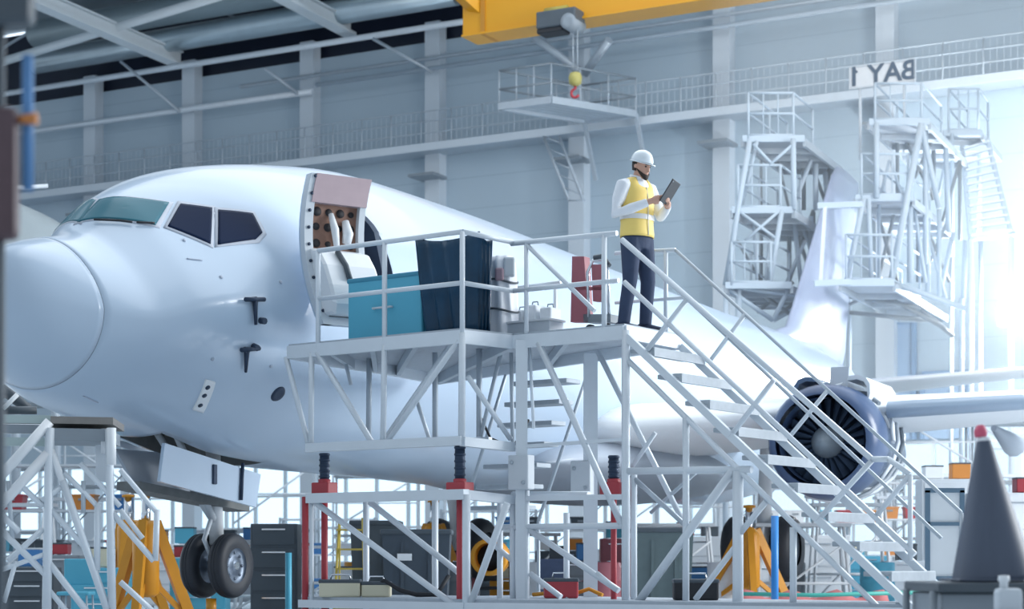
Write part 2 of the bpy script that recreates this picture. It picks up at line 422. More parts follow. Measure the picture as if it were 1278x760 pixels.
# belly fairing, wings, tail
bf = MB(); R = []
for i in range(25):
    t = i/24; s = 10.2+t*9.2; e = math.sin(math.pi*t)**.55 if 0 < t < 1 else 0
    w = 1.45+.62*e; top = .35+.75*e; bot = .25-.42*e
    R.append([pl(s, w*math.sin(2*math.pi*k/40), (top+bot)/2+(top-bot)/2*math.cos(2*math.pi*k/40)) for k in range(40)])
bf.loft(R).build('belly_fairing', PLANEGREY, air)
def airfoil(le, chord, th, axis_s=PD, up=V(0,0,1)):
    xs = [0,.01,.04,.1,.2,.35,.5,.7,.88,1]; yt = [0,.25,.5,.75,.95,1,.9,.6,.27,.02]
    P = [le+axis_s*chord*x+up*th*.5*y for x, y in zip(xs, yt)]+[le+axis_s*chord*x-up*th*.42*y for x, y in reversed(list(zip(xs[1:], yt[1:])))]
    return P
for sg in (1, -1):
    R = []
    for lat, s, ch, th in ((1.2, 11.3, 7.6, 1.0), (1.9, 11.8, 7.0, .85), (4.83, 13.3, 5.0, .6), (8, 14.9, 3.6, .42), (13, 17.4, 2.5, .28), (16.8, 19.4, 1.6, .18)):
        R.append(airfoil(pl(s, lat*sg, .78+.068*lat+.05), ch, th))
    w = MB().loft(R).build('wing', [OFFW], air)
    sl = MB()
    R2 = []
    for lat, s, r in ((5.6, 13.55, .13), (10, 15.75, .10), (16, 18.8, .07)):
        c = pl(s, lat*sg, .78+.068*lat+.0); R2.append([c+PD*r*1.2*math.cos(a)+V(0,0,1)*r*math.sin(a) for a in [2*math.pi*k/12 for k in range(12)]])
    sl.loft(R2).build('slat', CHROME if False else WHITE, air)
    for lat in (6.6, 9.5, 12.5):
        MB().tube([pl(14.5+lat*.35, lat*sg, .62+.068*lat), pl(16.5+lat*.35, lat*sg, .45+.068*lat), pl(18.6+lat*.3, lat*sg, .7+.068*lat)], [.05,.2,.04], 10).build('flap_track_fairing', PLANEGREY, air)
    if sg < 0: MB().loft([airfoil(pl(29.4, .5*sg, 3.1), 3.4, .34), airfoil(pl(32.9, 6.9*sg, 3.75), 1.3, .12)]).build('horizontal_stabiliser', OFFW, air); continue
    # engine with opened cowls
    ec = lambda s: pl(s+2.0, 4.83*sg, .66)
    MB().lathe(ec(10.5), [(.68,0),(.76,.02),(.84,.18),(.87,.6),(.87,.62),(.66,.62),(.65,.3),(.64,.06)], PD, 40, True, False).build('engine_inlet', mat('inlet_navy', (.05,.085,.17), .3), air)
    MB().lathe(ec(10.9), [(.001,-.30),(.1,-.2),(.24,0),(.24,.1),(.001,.1)], PD, 32).build('engine_spinner', MGREY, air)
    fb = MB()
    for k in range(24):
        a = k*math.pi/12; u = PN*math.cos(a)+V(0,0,1)*math.sin(a); v = PN*-math.sin(a)+V(0,0,1)*math.cos(a)
        fb.add([ec(10.9)+u*.2-v*.03, ec(11.02)+u*.2+v*.03, ec(11.06)+u*.64+v*.09, ec(10.9)+u*.64-v*.06], [(0,1,2,3)])
    fb.build('engine_fan', ENGB, air)
    MB().lathe(ec(11.08), [(.2,0),(.66,0),(.66,.03),(.2,.03)], PD, 32).build('fan_backing', SCREWB, air)
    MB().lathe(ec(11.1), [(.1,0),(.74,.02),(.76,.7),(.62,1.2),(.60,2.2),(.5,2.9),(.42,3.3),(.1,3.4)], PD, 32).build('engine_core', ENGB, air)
    for k in range(9):
        a = k*.7; MB().tube([ec(11.3+.1*i)+PN*math.cos(a+i*.12)*(.9-.01*i)+V(0,0,1)*math.sin(a+i*.12)*(.9-.01*i) for i in range(0, 16, 3)], .035, 6).build('engine_pipe', MGREY if k%2 else LGREY, air)
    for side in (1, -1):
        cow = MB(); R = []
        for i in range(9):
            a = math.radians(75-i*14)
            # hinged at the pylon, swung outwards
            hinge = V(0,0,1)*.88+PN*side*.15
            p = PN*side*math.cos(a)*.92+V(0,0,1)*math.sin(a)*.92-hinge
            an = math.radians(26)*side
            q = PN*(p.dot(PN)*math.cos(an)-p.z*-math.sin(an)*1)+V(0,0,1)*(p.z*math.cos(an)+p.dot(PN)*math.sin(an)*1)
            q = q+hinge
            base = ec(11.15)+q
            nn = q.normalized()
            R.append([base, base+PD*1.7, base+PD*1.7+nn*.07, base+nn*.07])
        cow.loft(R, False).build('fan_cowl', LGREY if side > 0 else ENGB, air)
    MB().obox(ec(11.6)+V(0,0,.95), pl(15.5, 4.83*sg, 1.1), .28, .5).build('pylon', PLANEGREY, air)
    # horizontal stabiliser
    MB().loft([airfoil(pl(29.4, .5*sg, 3.1), 3.4, .34), airfoil(pl(32.9, 6.9*sg, 3.75), 1.3, .12)]).build('horizontal_stabiliser', OFFW, air)
# vertical fin with dorsal fillet
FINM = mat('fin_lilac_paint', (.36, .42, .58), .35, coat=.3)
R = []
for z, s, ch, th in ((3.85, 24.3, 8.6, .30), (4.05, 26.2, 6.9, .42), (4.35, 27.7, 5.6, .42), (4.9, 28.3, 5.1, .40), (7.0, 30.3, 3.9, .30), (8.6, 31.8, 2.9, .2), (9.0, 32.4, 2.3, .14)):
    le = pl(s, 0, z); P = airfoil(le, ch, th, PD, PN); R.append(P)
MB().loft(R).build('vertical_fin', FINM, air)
MB().lathe(pl(33.85, 0, 3.30), [(.10,0),(.17,0),(.15,.25),(.09,.25)], (PD+V(0,0,.25)), 16, True, True).build('exhaust_cone', STEELD, air)

# nose gear : strut, doors, wheels
gs = 3.93; gx = pl(gs, 0, 0)
WR = .375; wz = .47+WR
MB().tube([pl(gs-.1, 0, .45), V(gx.x, gx.y, wz+.25)], .085, 16).build('nose_gear_strut', OFFW, air)
MB().tube([V(gx.x, gx.y, wz+.35), V(gx.x, gx.y, wz-.02)], .055, 14).tube([V(gx.x, gx.y, wz)-PN*.28, V(gx.x, gx.y, wz)+PN*.28], .045, 12).build('nose_gear_axle', CHROME, air)
MB().tube([pl(gs-1.0, -.12, .30), V(gx.x, gx.y, wz+.45)], .04, 10).tube([pl(gs-1.0, .12, .30), V(gx.x, gx.y, wz+.45)], .04, 10).build('drag_brace', LGREY, air)
MB().tube([V(gx.x, gx.y, wz+.6)+PD*-.08, V(gx.x, gx.y, wz+.3)+PD*-.26, V(gx.x, gx.y, wz+.02)+PD*-.06], .028, 8).build('torque_link', LGREY, air)
for sg in (1, -1):
    c = V(gx.x, gx.y, wz)+PN*.19*sg
    w = MB().lathe(c, [(.20,-.085),(.25,-.098),(.335,-.095),(.365,-.06),(WR,-.02),(WR-.006,-.017),(WR-.006,-.011),(WR,-.008),(WR,.008),(WR-.006,.011),(WR-.006,.017),(WR,.02),(.365,.06),(.335,.095),(.25,.098),(.20,.085)], PN, 48, True, False).build('nose_wheel_tyre', TYRE, air)
    rim = MB().lathe(c, [(.21,-.08),(.195,-.06),(.10,-.045),(.08,-.075),(.001,-.08)], PN, 32, True, False)
    rim.lathe(c, [(.21,.08),(.195,.06),(.10,.045),(.08,.075),(.001,.08)], PN, 32, True, False)
    for k in range(8):
        a = k*math.pi/4; u = PD*math.cos(a)+V(0,0,1)*math.sin(a)
        rim.lathe(c+u*.15+PN*.05*sg, [(0,0),(.018,0),(.018,.012*sg),(0,.012*sg)], PN, 8)
    rim.build('wheel_rim', RIM, w)
GP = NOSE+PN*.42
cs = [pv(202, 553, GP, PD), pv(322, 592, GP, PD), pv(316, 633, GP, PD), pv(196, 601, GP, PD)]
dr = MB().prism(cs, PN*.04).build('gear_door', WHITE, air)
MB().box(pv(268, 592, GP+PN*.05, PD), (.07, .03, .22), (PD, PN, (0,0,1)), .01).build('door_latch', SCREWB, dr)
MB().tube([pv(303, 578, GP+PN*.06, PD), pv(301, 624, GP+PN*.06, PD)], .02, 8).build('door_rod', SCREWB, dr)
GQ = NOSE-PN*.42
cs = [pv(140, 560, GQ, PD), pv(212, 566, GQ, PD), pv(240, 622, GQ, PD), pv(165, 604, GQ, PD)]
MB().prism(cs, PN*.04).build('gear_door', MATS['fairing_grey'], air)
MB().obox(pv(160, 606, NOSE, PD), pv(298, 634, NOSE, PD), .30, .09).build('bay_beam', BAYDARK, air)
# forward bay ledge and cross ribs
for k in range(3):
    MB().box(pl(2.5+k*.42, 0, .38), (.05, .58, .16), (PD, PN, (0,0,1))).build('bay_rib', mat('bay_rib_beige', (.42,.38,.34), .6), air)
# main gear on both sides
for sg in (1, -1):
    g = pl(16.2, 2.86*sg, 0)
    MB().tube([pl(16.0, 3.0*sg, .9), V(g.x, g.y, 1.1)], .12, 14).build('main_gear_strut', OFFW, air)
    for k in (-.42, .42):
        w = MB().lathe(V(g.x, g.y, 1.12)+PN*k, [(.3,-.17),(.45,-.19),(.53,-.12),(.56,-.03),(.56,.03),(.53,.12),(.45,.19),(.3,.17)], PN, 32, True, False).build('main_wheel_tyre', TYRE, air)
        MB().lathe(V(g.x, g.y, 1.12)+PN*k, [(.001,-.1),(.3,-.14),(.3,.14),(.001,.1)], PN, 24).build('wheel_rim', RIM, w)
    MB().tube([V(g.x, g.y, 1.12)-PN*.5, V(g.x, g.y, 1.12)+PN*.5], .07, 12).build('main_gear_axle', CHROME, air)

# ================================================================== WORK PLATFORM
ZD = 3.15
A1 = V(-.807, .591, 0); BB = V(.744, .668, 0); AS = V(.807, -.591, 0); W2 = V(.591, .807, 0)
C = V(-.480, 17.80, 0); D = C+BB*.656; E = D+AS*1.31; L = C+A1*2.28; E2 = E+W2*1.02
def zz(p, z): return V(p.x, p.y, z)
back1 = pl(5.6, 2.02, 0); back2 = pl(4.4, 2.0, 0); back3 = pl(3.3, 1.86, 0)
plat = thing('work_platform', 'white tubular steel work platform with grey deck beside the aircraft door, on jack screws', 'platform', zz((C+E)/2, 0))
poly = [L, C, D, E, E2, zz(back1, 0), zz(back2, 0), zz(back3, 0)]
MB().prism([zz(p, ZD-.035) for p in poly], (0,0,.035)).build('deck', DECK, plat)
fas = MB()
for i, (p, q) in enumerate(zip(poly, poly[1:]+poly[:1])):
    MB().obox(zz(p, ZD-.085), zz(q, ZD-.085), .05, .13).build('deck_edge_beam', STEEL, plat)
for t in (.25, .5, .75):     # joists under the deck
    p = L.lerp(C, t); q = zz(back3, 0).lerp(zz(back1, 0), t*.8)
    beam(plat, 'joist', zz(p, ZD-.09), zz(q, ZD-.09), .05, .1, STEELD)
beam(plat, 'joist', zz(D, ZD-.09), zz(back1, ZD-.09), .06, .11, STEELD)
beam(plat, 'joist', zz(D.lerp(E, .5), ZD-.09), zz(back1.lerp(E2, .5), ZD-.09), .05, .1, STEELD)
def PA(x, y, off=0): return pv(x, y, C+W2*off, A1)
def PB(x, y): return pv(x, y, C, BB)
def PE(x, y, off=0): return pv(x, y, E+W2*off, AS)
# guardrail on the front-left side
for x, yt, yb in ((397,313,432),(480,302,422),(577,289,412)): bar(plat, 'guard_post', PA(x, yt), PA(x, yb+4), .026)
bar(plat, 'top_rail', PA(397, 313), PA(577, 289), .026); bar(plat, 'mid_rail', PA(397, 373), PA(577, 353), .024)
pc = PA(397, 313); pc2 = PA(397, 373); qq = zz(back3, 0)
bar(plat, 'top_rail', PB(577, 289), PB(639, 302), .026); bar(plat, 'mid_rail', PB(577, 353), PB(639, 363), .024)
# lower truss of the upper frame
zb_ = PA(577, 551).z; zl = PA(387, 560).z
bar(plat, 'post', PA(389, 440), PA(388, 560), .03); bar(plat, 'post', PA(480, 430), PA(478, 553), .03); bar(plat, 'post', PA(577, 415), PA(576, 552), .034)
bar(plat, 'brace', PA(396, 440), PA(464, 552), .032); bar(plat, 'brace', PA(573, 424), PA(484, 550), .028); bar(plat, 'brace', PA(566, 424, .5), PA(480, 548, .5), .024)
bar(plat, 'brace', PA(357, 446), PA(386, 558), .028); bar(plat, 'brace', PA(428, 440, .8), PA(438, 480, .8), .02, STEELD)
beam(plat, 'bottom_beam', PA(384, 559), PA(578, 550), .08, .09); beam(plat, 'bottom_beam', PB(577, 551), PB(640, 558), .08, .09)
beam(plat, 'bottom_beam', PE(640, 558), PE(782, 548), .05, .03)
bar(plat, 'brace', PB(584, 470), PB(637, 548), .026)
OFB = 1.25
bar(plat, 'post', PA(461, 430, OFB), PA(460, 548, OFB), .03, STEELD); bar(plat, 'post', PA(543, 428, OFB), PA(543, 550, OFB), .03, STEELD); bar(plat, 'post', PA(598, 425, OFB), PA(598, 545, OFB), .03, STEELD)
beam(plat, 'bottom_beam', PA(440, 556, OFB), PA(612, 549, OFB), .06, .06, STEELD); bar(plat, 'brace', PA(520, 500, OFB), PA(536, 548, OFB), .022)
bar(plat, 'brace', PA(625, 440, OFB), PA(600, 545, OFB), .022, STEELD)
# jack screws
def jack(px, yt, plane, off, foot_r=.035):
    p = plane(px, yt, off); b = thing_local = None
    x, y = p.x, p.y; zt = p.z; zc = plane(px, 607, off).z
    sc = MB().tube([V(x,y,zt), V(x,y,zc)], .050, 12)
    for k in range(6): sc.lathe(V(x, y, zc+.03+k*(zt-zc)/6), [(.050,0),(.058,.01),(.058,.02),(.050,.03)], (0,0,1), 12)
    j = sc.build('jack_screw', SCREWB, plat)
    MB().box(V(x,y,zc-.02), (.23,.16,.12), (A1, W2, (0,0,1)), .012).lathe(V(x,y,zc-.0), [(.06,0),(.065,.02),(.065,.07),(.05,.075)], (0,0,1), 14).build('jack_collar', RED, plat)
    MB().tube([V(x,y,zc-.08), V(x,y,.0)], foot_r, 10).lathe(V(x,y,0), [(.12,0),(.12,.02),(.04,.04)], (0,0,1), 16).build('jack_leg', RED, plat)
jack(405, 566, PA, .15); jack(574, 556, PA, .06); jack(766, 570, PE, .25, .03)
# lower frame
beam(plat, 'lower_beam', PA(385, 622), PA(582, 617), .09, .10)
beam(plat, 'lower_beam', PB(578, 617), PB(640, 624), .08, .09)
for x in (381,): bar(plat, 'red_post', PA(x, 620), zz(PA(x, 620), 0), .035, RED)
bar(plat, 'post', PA(389, 622), zz(PA(389, 622), 0), .022, STEEL)
bar(plat, 'post', PA(582, 617), zz(PA(582, 617), 0), .04)
bar(plat, 'post', PA(457, 621, .9), zz(PA(457, 621, .9), 0), .034); bar(plat, 'post', PA(543, 619, .9), zz(PA(543, 619, .9), 0), .034)
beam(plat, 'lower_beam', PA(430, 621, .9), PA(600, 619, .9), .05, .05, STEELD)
bar(plat, 'brace', PA(392, 626), PA(576, 762), .034); bar(plat, 'brace', PA(462, 627, .5), PA(572, 714, .5), .034)
bar(plat, 'brace', PA(633, 628), PA(588, 752), .034)
zbs = .46
beam(plat, 'base_beam', zz(PA(376, 745), zbs), zz(PA(582, 750), zbs), .10, .08)
bp = [PA(376,745), PA(582,750), PE(1130,750), PE(1130,750,1.0), PE(640,750,1.35), PA(600,745,1.5), PA(376,745,1.1)]
MB().prism([zz(p, .50) for p in bp], (0,0,.03)).build('lower_deck', DECK, plat)
beam(plat, 'base_beam', zz(PA(582, 750), zbs), zz(PE(1130, 750), zbs), .08, .08)
# central columns with clamp boxes
for x, yt, off, r in ((651, 425, 0, .058), (737, 442, 1.0, .07)):
    p = PE(x, yt, off); beam(plat, 'column', p, zz(p, 0), r*2, r*2, STEEL)
    c = PE(x+ (4 if off == 0 else -5), 590 if off == 0 else 597, off)
    bx = MB().box(c-W2*.06, (.24, .12, .34 if off == 0 else .36), (AS, W2, (0,0,1)), .012).build('clamp_box', LGREY, plat)
    for dx, dz in ((-.07,.1),(.07,-.1)): MB().lathe(c-W2*.12+AS*dx+V(0,0,dz), [(0,0),(.02,0),(.02,.015),(0,.015)], -W2, 8).build('bolt', STEELD, bx)
bar(plat, 'post', PE(638, 440, .1), PE(640, 560, .1), .02, STEELD); bar(plat, 'post', PE(661, 430, .1), PE(666, 535, .1), .016)
# right half posts and rails
bar(plat, 'corner_post', PE(781, 412), zz(PE(781, 760), 0), .040)
bar(plat, 'guard_post', PE(754, 293), PE(754, 412), .026); bar(plat, 'guard_post', PE(657, 303), PE(657, 418), .022); bar(plat, 'guard_post', PE(693, 358, .9), PE(693, 408, .9), .02)
bar(plat, 'top_rail', PE(638, 304), PE(770, 291), .026); bar(plat, 'mid_rail', PE(640, 363), PE(772, 350), .024); bar(plat, 'mid_rail', PE(640, 360, .95), PE(700, 352, .95), .02)
bar(plat, 'gate_brace', PE(657, 305), PE(742, 388), .024)
bar(plat, 'guard_post', PE(847-16, 312, 1.0), PE(831, 414, 1.0), .022); bar(plat, 'top_rail', PE(768, 316, 1.0), PE(843, 312, 1.0), .022); bar(plat, 'mid_rail', PE(768, 378, 1.0), PE(860, 371, 1.0), .018)
bar(plat, 'brace', PE(672, 428), PE(776, 655), .034); bar(plat, 'brace', PE(746, 438, .6), PE(852, 650, .6), .030)
bar(plat, 'rail', PE(622, 658), PE(782, 656), .03); bar(plat, 'rail', PE(640, 618, .5), PE(735, 618, .5), .04)
beam(plat, 'rail', PE(655, 622), PE(780, 620), .05, .05)
for x, yt in ((624, 622), (640, 620), (657, 612)): bar(plat, 'post', PE(x, yt), zz(PE(x, 750), .0), .030)
bar(plat, 'post', PE(707, 640, .3), zz(PE(707, 750, .3), .4), .03); bar(plat, 'post', PE(791, 590, .3), zz(PE(791, 750, .3), .4), .032)
bar(plat, 'brace', PE(662, 662), PE(772, 737), .032); bar(plat, 'brace', PE(662, 716), PE(700, 745), .03); bar(plat, 'brace', PE(745, 716), PE(768, 735), .03)
bar(plat, 'brace', PE(587, 655), PE(640, 700), .03)
# bay under the stairs
bar(plat, 'rail', PE(784, 588), PE(938, 586), .034); bar(plat, 'post', PE(856, 520), zz(PE(856, 750), .45), .032); bar(plat, 'post', PE(921, 588), zz(PE(921, 760), 0), .05)
bar(plat, 'post', PE(990, 658), zz(PE(990, 750), .45), .032)
bar(plat, 'brace', PE(915, 586), PE(792, 758), .042); bar(plat, 'brace', PE(868, 590, .6), PE(812, 640, .6), .02, STEELD); bar(plat, 'brace', PE(786, 592, .3), PE(858, 658, .3), .026, STEELD)
bar(plat, 'brace', PE(956, 626), PE(924, 665), .03); bar(plat, 'brace', PE(918, 682), PE(868, 748), .03)
bar(plat, 'brace', PE(788, 584, .5), PE(818, 540, .5), .022)

# ================================================================== STAIRS
st = thing('access_stairs', 'white steel access stairs with lattice handrails running down to the right from the platform', 'stairs', zz(PE(960, 700, .5), 0))
WS = 1.0
def ST2(p, q, r, name, off=0, m=None, n=8): return bar(st, name, PE(p[0], p[1], off), PE(q[0], q[1], off), r, m, n)
top = PE(782, 420); bot = PE(1140, 761)
slope = (bot-top)
bot2 = top+slope*((top.z-.03)/(top.z-bot.z))
MB().obox(top, bot2, .05, .07).build('stringer', STEEL, st)
low_t = PE(784, 450); low_b = PE(1100, 762); low_b2 = low_t+(low_b-low_t)*((low_t.z-.03)/(low_t.z-low_b.z))
bar(st, 'stringer_chord', low_t, low_b2, .028)
MB().obox(top+W2*WS, bot2+W2*WS, .05, .07).build('stringer', STEEL, st)
ntr = 12
for k in range(1, ntr):
    t = k/ntr; z = ZD*(1-t)
    tt = (top.z-z)/(top.z-bot2.z); p = top.lerp(bot2, tt); c = p+W2*WS/2
    MB().box(V(c.x, c.y, z), (.27, WS-.06, .045), (AS, W2, (0,0,1)), .008).box(V(c.x, c.y, z-.035)+AS*.12, (.03, WS-.06, .06), (AS, W2, (0,0,1))).build('tread', TREAD, st)
ST2((776,299), (1088,573), .028, 'handrail'); ST2((779,352), (1142,692), .026, 'mid_rail')
bar(st, 'handrail_end', PE(1088, 573), PE(1109, 573), .026); bar(st, 'handrail_end', PE(1109, 573), PE(1136, 592), .026); bar(st, 'handrail_end', PE(1136, 592), PE(1136, 700), .022)
ST2((858,373), (808,436), .026, 'lattice'); ST2((966,474), (911,545), .026, 'lattice'); ST2((1088,575), (1020,650), .026, 'lattice'); ST2((1136,592), (1095,642), .024, 'lattice')
ST2((930,392), (885,452), .022, 'lattice', 1.0) ; ST2((1033,487), (988,542), .022, 'lattice', 1.0)
ST2((843,312), (1200,640), .018, 'handrail', 1.0, STEELD); ST2((850,366), (1175,672), .018, 'mid_rail', 1.0, STEELD)
bar(st, 'handrail_end', PE(1200, 640, 1.0), PE(1200, 640, 1.0)-V(0,0,.95), .018, STEELD)

# second flight behind the platform
p0 = PE(700, 440, 2.4)
st2 = thing('access_stairs', 'short grey stair flight behind the platform, seen between its posts under the deck', 'stairs', zz(p0, 0))
for k in range(8):
    y = 452+k*26; c = PE(690-k*9, y, 2.0+k*.02); MB().box(c, (.75, .28, .05), (AS, W2, (0,0,1)), .008).build('tread', TREAD, st2)
a, b = PE(640, 440, 2.0), PE(575, 650, 2.0); c_, d_ = PE(742, 440, 2.0), PE(672, 650, 2.0)
for p, q in ((a, b), (c_, d_)): bar(st2, 'stringer', p, q, .02, STEELD); bar(st2, 'hanger_post', q, zz(q, 0), .02, STEELD)

# ================================================================== THINGS ON THE PLATFORM
def ondeck(px, py): Y = (ZD-CZ)*F/(HZ-py); return V((px-CX)*Y/F, Y, ZD)
def between(px0, px1, A, d): return pv(px0, 600, A, d), pv(px1, 600, A, d)
# teal boxes on the deck behind the rail
pA = C+W2*.32
x0, x1 = pv(434, 600, pA, A1), pv(526, 600, pA, A1)
zt_ = pv(480, 346, pA, A1).z; mid = (x0+x1)/2; Lb = (x1-x0).length
tb = thing('storage_case', 'large teal storage case behind the platform guardrail', 'case', zz(mid+W2*.28, ZD))
MB().box(zz(mid+W2*.28, ZD+(zt_-ZD)/2), (Lb, .56, zt_-ZD), (A1, W2, (0,0,1)), .02).build('case_body', TEAL, tb)
MB().box(zz(mid+W2*.28, zt_+.0), (Lb+.02, .58, .05), (A1, W2, (0,0,1)), .015).build('lid', TEALD, tb)
MB().tube([zz(mid+A1*.12-W2*.01, ZD+.33), zz(mid+A1*.12-W2*.04, ZD+.33), zz(mid-A1*.12-W2*.04, ZD+.33), zz(mid-A1*.12-W2*.01, ZD+.33)], .012, 6).build('handle', LGREY, tb)
tb2 = thing('storage_case', 'small darker blue case wedged between the teal case and the navy sheet', 'case', zz(x0+(x1-x0)*1.07+W2*.2, ZD))
c = x1+(x1-x0).normalized()*.09+W2*.42
MB().box(zz(c, ZD+.18), (.14, .4, .36), (A1, W2, (0,0,1)), .015).build('case_body', TEALD, tb2)
MB().tube([zz(c-W2*.21, ZD+.24), zz(c-W2*.24, ZD+.26), zz(c-W2*.21, ZD+.28)], .01, 6).build('latch', CHROME, tb2)
# navy tarp over a frame
def tarp():
    foot = [pv(530, 600, C+W2*.30, A1), C+W2*.30+A1*.03, pv(613, 600, C+W2*.35, BB), pv(600, 600, C+W2*1.15, A1), pv(545, 600, C+W2*1.15, A1)]
    tops = [pv(508, 298, C+W2*.30, A1).z-.02, pv(577, 291, C+W2*.28, A1).z, pv(613, 300, C+W2*.35, BB).z, ZD+1.08, ZD+1.08]
    n = 22; rings = []
    for lev in range(13):
        t = lev/12; ring = []
        for i in range(5):
            p, q = foot[i], foot[(i+1)%5]; zp, zq = tops[i], tops[(i+1)%5]
            for k in range(n):
                u = k/n; b = p.lerp(q, u); ztop = zp+(zq-zp)*u
                if i in (0, 1): ztop -= .05*math.sin(math.pi*u)
                dr = (b-sum(foot, V(0,0,0))/5); dr.z = 0; dr.normalize()
                w = (.030*math.sin(u*22+i*2+t*2.5)+.018*math.sin(u*47+t*4+i))*(1-t*.75)*(.4+.6*math.sin(math.pi*u))
                flare = .0+.05*(t) if i != 0 else .04*t
                if i == 0: b = b+A1*(.10*t*(1-u))
                ring.append(zz(b+dr*(w+flare-.02), ZD+.01+(ztop-ZD-.01)*t))
        rings.append(ring)
    cen = sum(rings[-1], V(0,0,0))/len(rings[-1])
    for s in (.75, .45, .15):
        rings.append([zz(cen.lerp(p, s), p.z*s+(cen.z)*(1-s)-.03*math.sin(3*s)+.015*math.sin(k*.5)) for k, p in enumerate(rings[12])])
    o = MB().loft(rings).build('tarpaulin', TARP)
    return tag(o, 'navy blue plastic tarpaulin draped over a load at the platform corner', 'tarpaulin')
tarp()
# white wrapped bundle right of the tarp
def wrapped():
    c = pv(627, 600, D+W2*.45-AS*.1, AS); r0 = thing('wrapped_equipment', 'white sheet-wrapped upright equipment right of the navy tarpaulin', 'wrapped equipment', zz(c, ZD))
    R = []
    for i in range(15):
        t = i/14; z = ZD+t*.86; rr = .155*(1-.12*t)*(1 if t < .93 else .8)
        R.append([zz(c, z)+V(math.cos(a)*(rr+.018*math.sin(a*5+t*5)), math.sin(a)*(rr+.018*math.sin(a*7+t*3)), 0) for a in [2*math.pi*k/36 for k in range(36)]])
    MB().loft(R).build('sheet', SHIRT, r0)
    for z, w in ((.30, .16), (.60, .15)):
        MB().tube([zz(c, ZD+z+.02*math.sin(a*2))+V(math.cos(a)*w*1.05, math.sin(a)*w*1.05, 0) for a in [2*math.pi*k/24 for k in range(24)]], .012, 6, True).build('strap', DGREY, r0)
    MB().box(zz(c, ZD+.66)+V(-.03, -.15, 0), (.09, .07, .13), None, .02).build('pouch', mat('dusky_pink', (.35,.25,.30), .6), r0)
    MB().box(zz(c, ZD+.74)+V(.07, -.12, 0), (.12, .08, .2), None, .02).build('cover_flap', LGREY, r0)
wrapped()
# pale cases standing on the deck further back
for i, (px, w, h, lab) in enumerate(((652,.16,.34,'narrow pale grey case standing left of two others behind the platform midrail'), (668,.14,.38,'pale grey case with slanted side in the middle behind the platform midrail'), (687,.14,.34,'pale grey case nearest the red trolley behind the platform midrail'))):
    c = pv(px, 600, D+W2*.75, AS); t = thing('equipment_case', lab, 'case', zz(c, ZD), 'pale cases on the deck')
    MB().box(zz(c, ZD+h/2), (w, .2, h), (AS, W2, (0,0,1)), .02).build('case_body', LGREY, t)
    MB().tube([zz(c, ZD+h)-AS*.04, zz(c, ZD+h+.04)-AS*.03, zz(c, ZD+h+.04)+AS*.03, zz(c, ZD+h)+AS*.04], .008, 6).build('handle', MGREY, t)
c = pv(652, 600, D+W2*.5, AS); c = zz(c, ZD)
t = thing('step_box', 'low pale grey step box on the deck right of the wrapped equipment', 'step box', c)
MB().box(c+V(0,0,.08)+AS*.15, (.55, .25, .16), (AS, W2, (0,0,1)), .01).build('box_body', LGREY, t)
MB().box(c+V(0,0,.17)+AS*.15, (.58, .28, .02), (AS, W2, (0,0,1))).build('lid', OFFW, t)
# maroon trolley
c = pv(735, 600, E+W2*.62, AS)
tr = thing('hand_trolley', 'maroon upright trolley with chrome hoop on the deck behind the standing man', 'trolley', zz(c, ZD))
def TP(px, py, o=.62): return pv(px, py, E+W2*o, AS)
def slab(name, pix, m, th=.05, o=.62): return MB().prism([TP(x, y, o) for x, y in pix], W2*th).build(name, m, tr)
slab('side_panel', [(714,320),(729,320),(734,402),(712,402)], REDM, .10)
slab('side_panel', [(738,330),(752,330),(752,376),(740,376)], REDM, .08)
slab('cross_bar', [(712,358),(752,358),(752,362),(712,362)], REDM, .04)
MB().tube([TP(735,396), TP(733,340), TP(740,325), TP(752,324), TP(758,334), TP(760,392)], .016, 8).build('hoop_handle', CHROME, tr)
slab('base', [(728,392),(762,392),(762,402),(728,402)], MGREY, .2)
for x in (737, 757):
    q = TP(x, 401, .58); MB().lathe(V(q.x, q.y, ZD+.055), [(.02,-.02),(.055,-.02),(.055,.02),(.02,.02)], W2, 16).build('wheel', BLACK, tr)
MB().tube([TP(742,322), TP(752,320), TP(760,332)], .03, 8).build('bundle', DGREY, tr)

# ================================================================== MAN
def limb(mb, pts, rr, n=14): return mb.tube(pts, rr, n)
PF = ondeck(795, 414); PF.z = ZD
man = thing('person', 'bearded man in yellow vest and white helmet standing on the platform reading a tablet', 'person', PF)
fd = V(.70, -.714, 0); rd = V(-.714, -.70, 0)
def M(f, r, z): return PF+fd*f+rd*r+V(0,0,z)
def ell(mb, c, rf, rr, rz, n=20, m=14, fdir=None, sm=True):
    fdd = fdir or fd; rdd = V(fdd.y, -fdd.x, 0).normalized(); up = rdd.cross(fdd).normalized()*-1 if rdd.cross(fdd).z < 0 else rdd.cross(fdd).normalized()
    rings = []
    for i in range(m+1):
        a = -math.pi/2+math.pi*i/m; cc, s = max(math.cos(a), .02), math.sin(a)
        rings.append([Vector(c)+fdd.normalized()*rf*cc*math.cos(2*math.pi*k/n)+rdd*rr*cc*math.sin(2*math.pi*k/n)+up*rz*s for k in range(n)])
    return mb.loft(rings, sm, True)
def remesh(o, vox, smooth=2):
    md = o.modifiers.new('r', 'REMESH'); md.mode = 'VOXEL'; md.voxel_size = vox; md.use_smooth_shade = True
    s = o.modifiers.new('s', 'SMOOTH'); s.iterations = smooth; s.factor = .5
    dg = bpy.context.evaluated_depsgraph_get(); dg.update()
    me = bpy.data.meshes.new_from_object(o.evaluated_get(dg)); o.modifiers.clear(); o.data = me
    return o
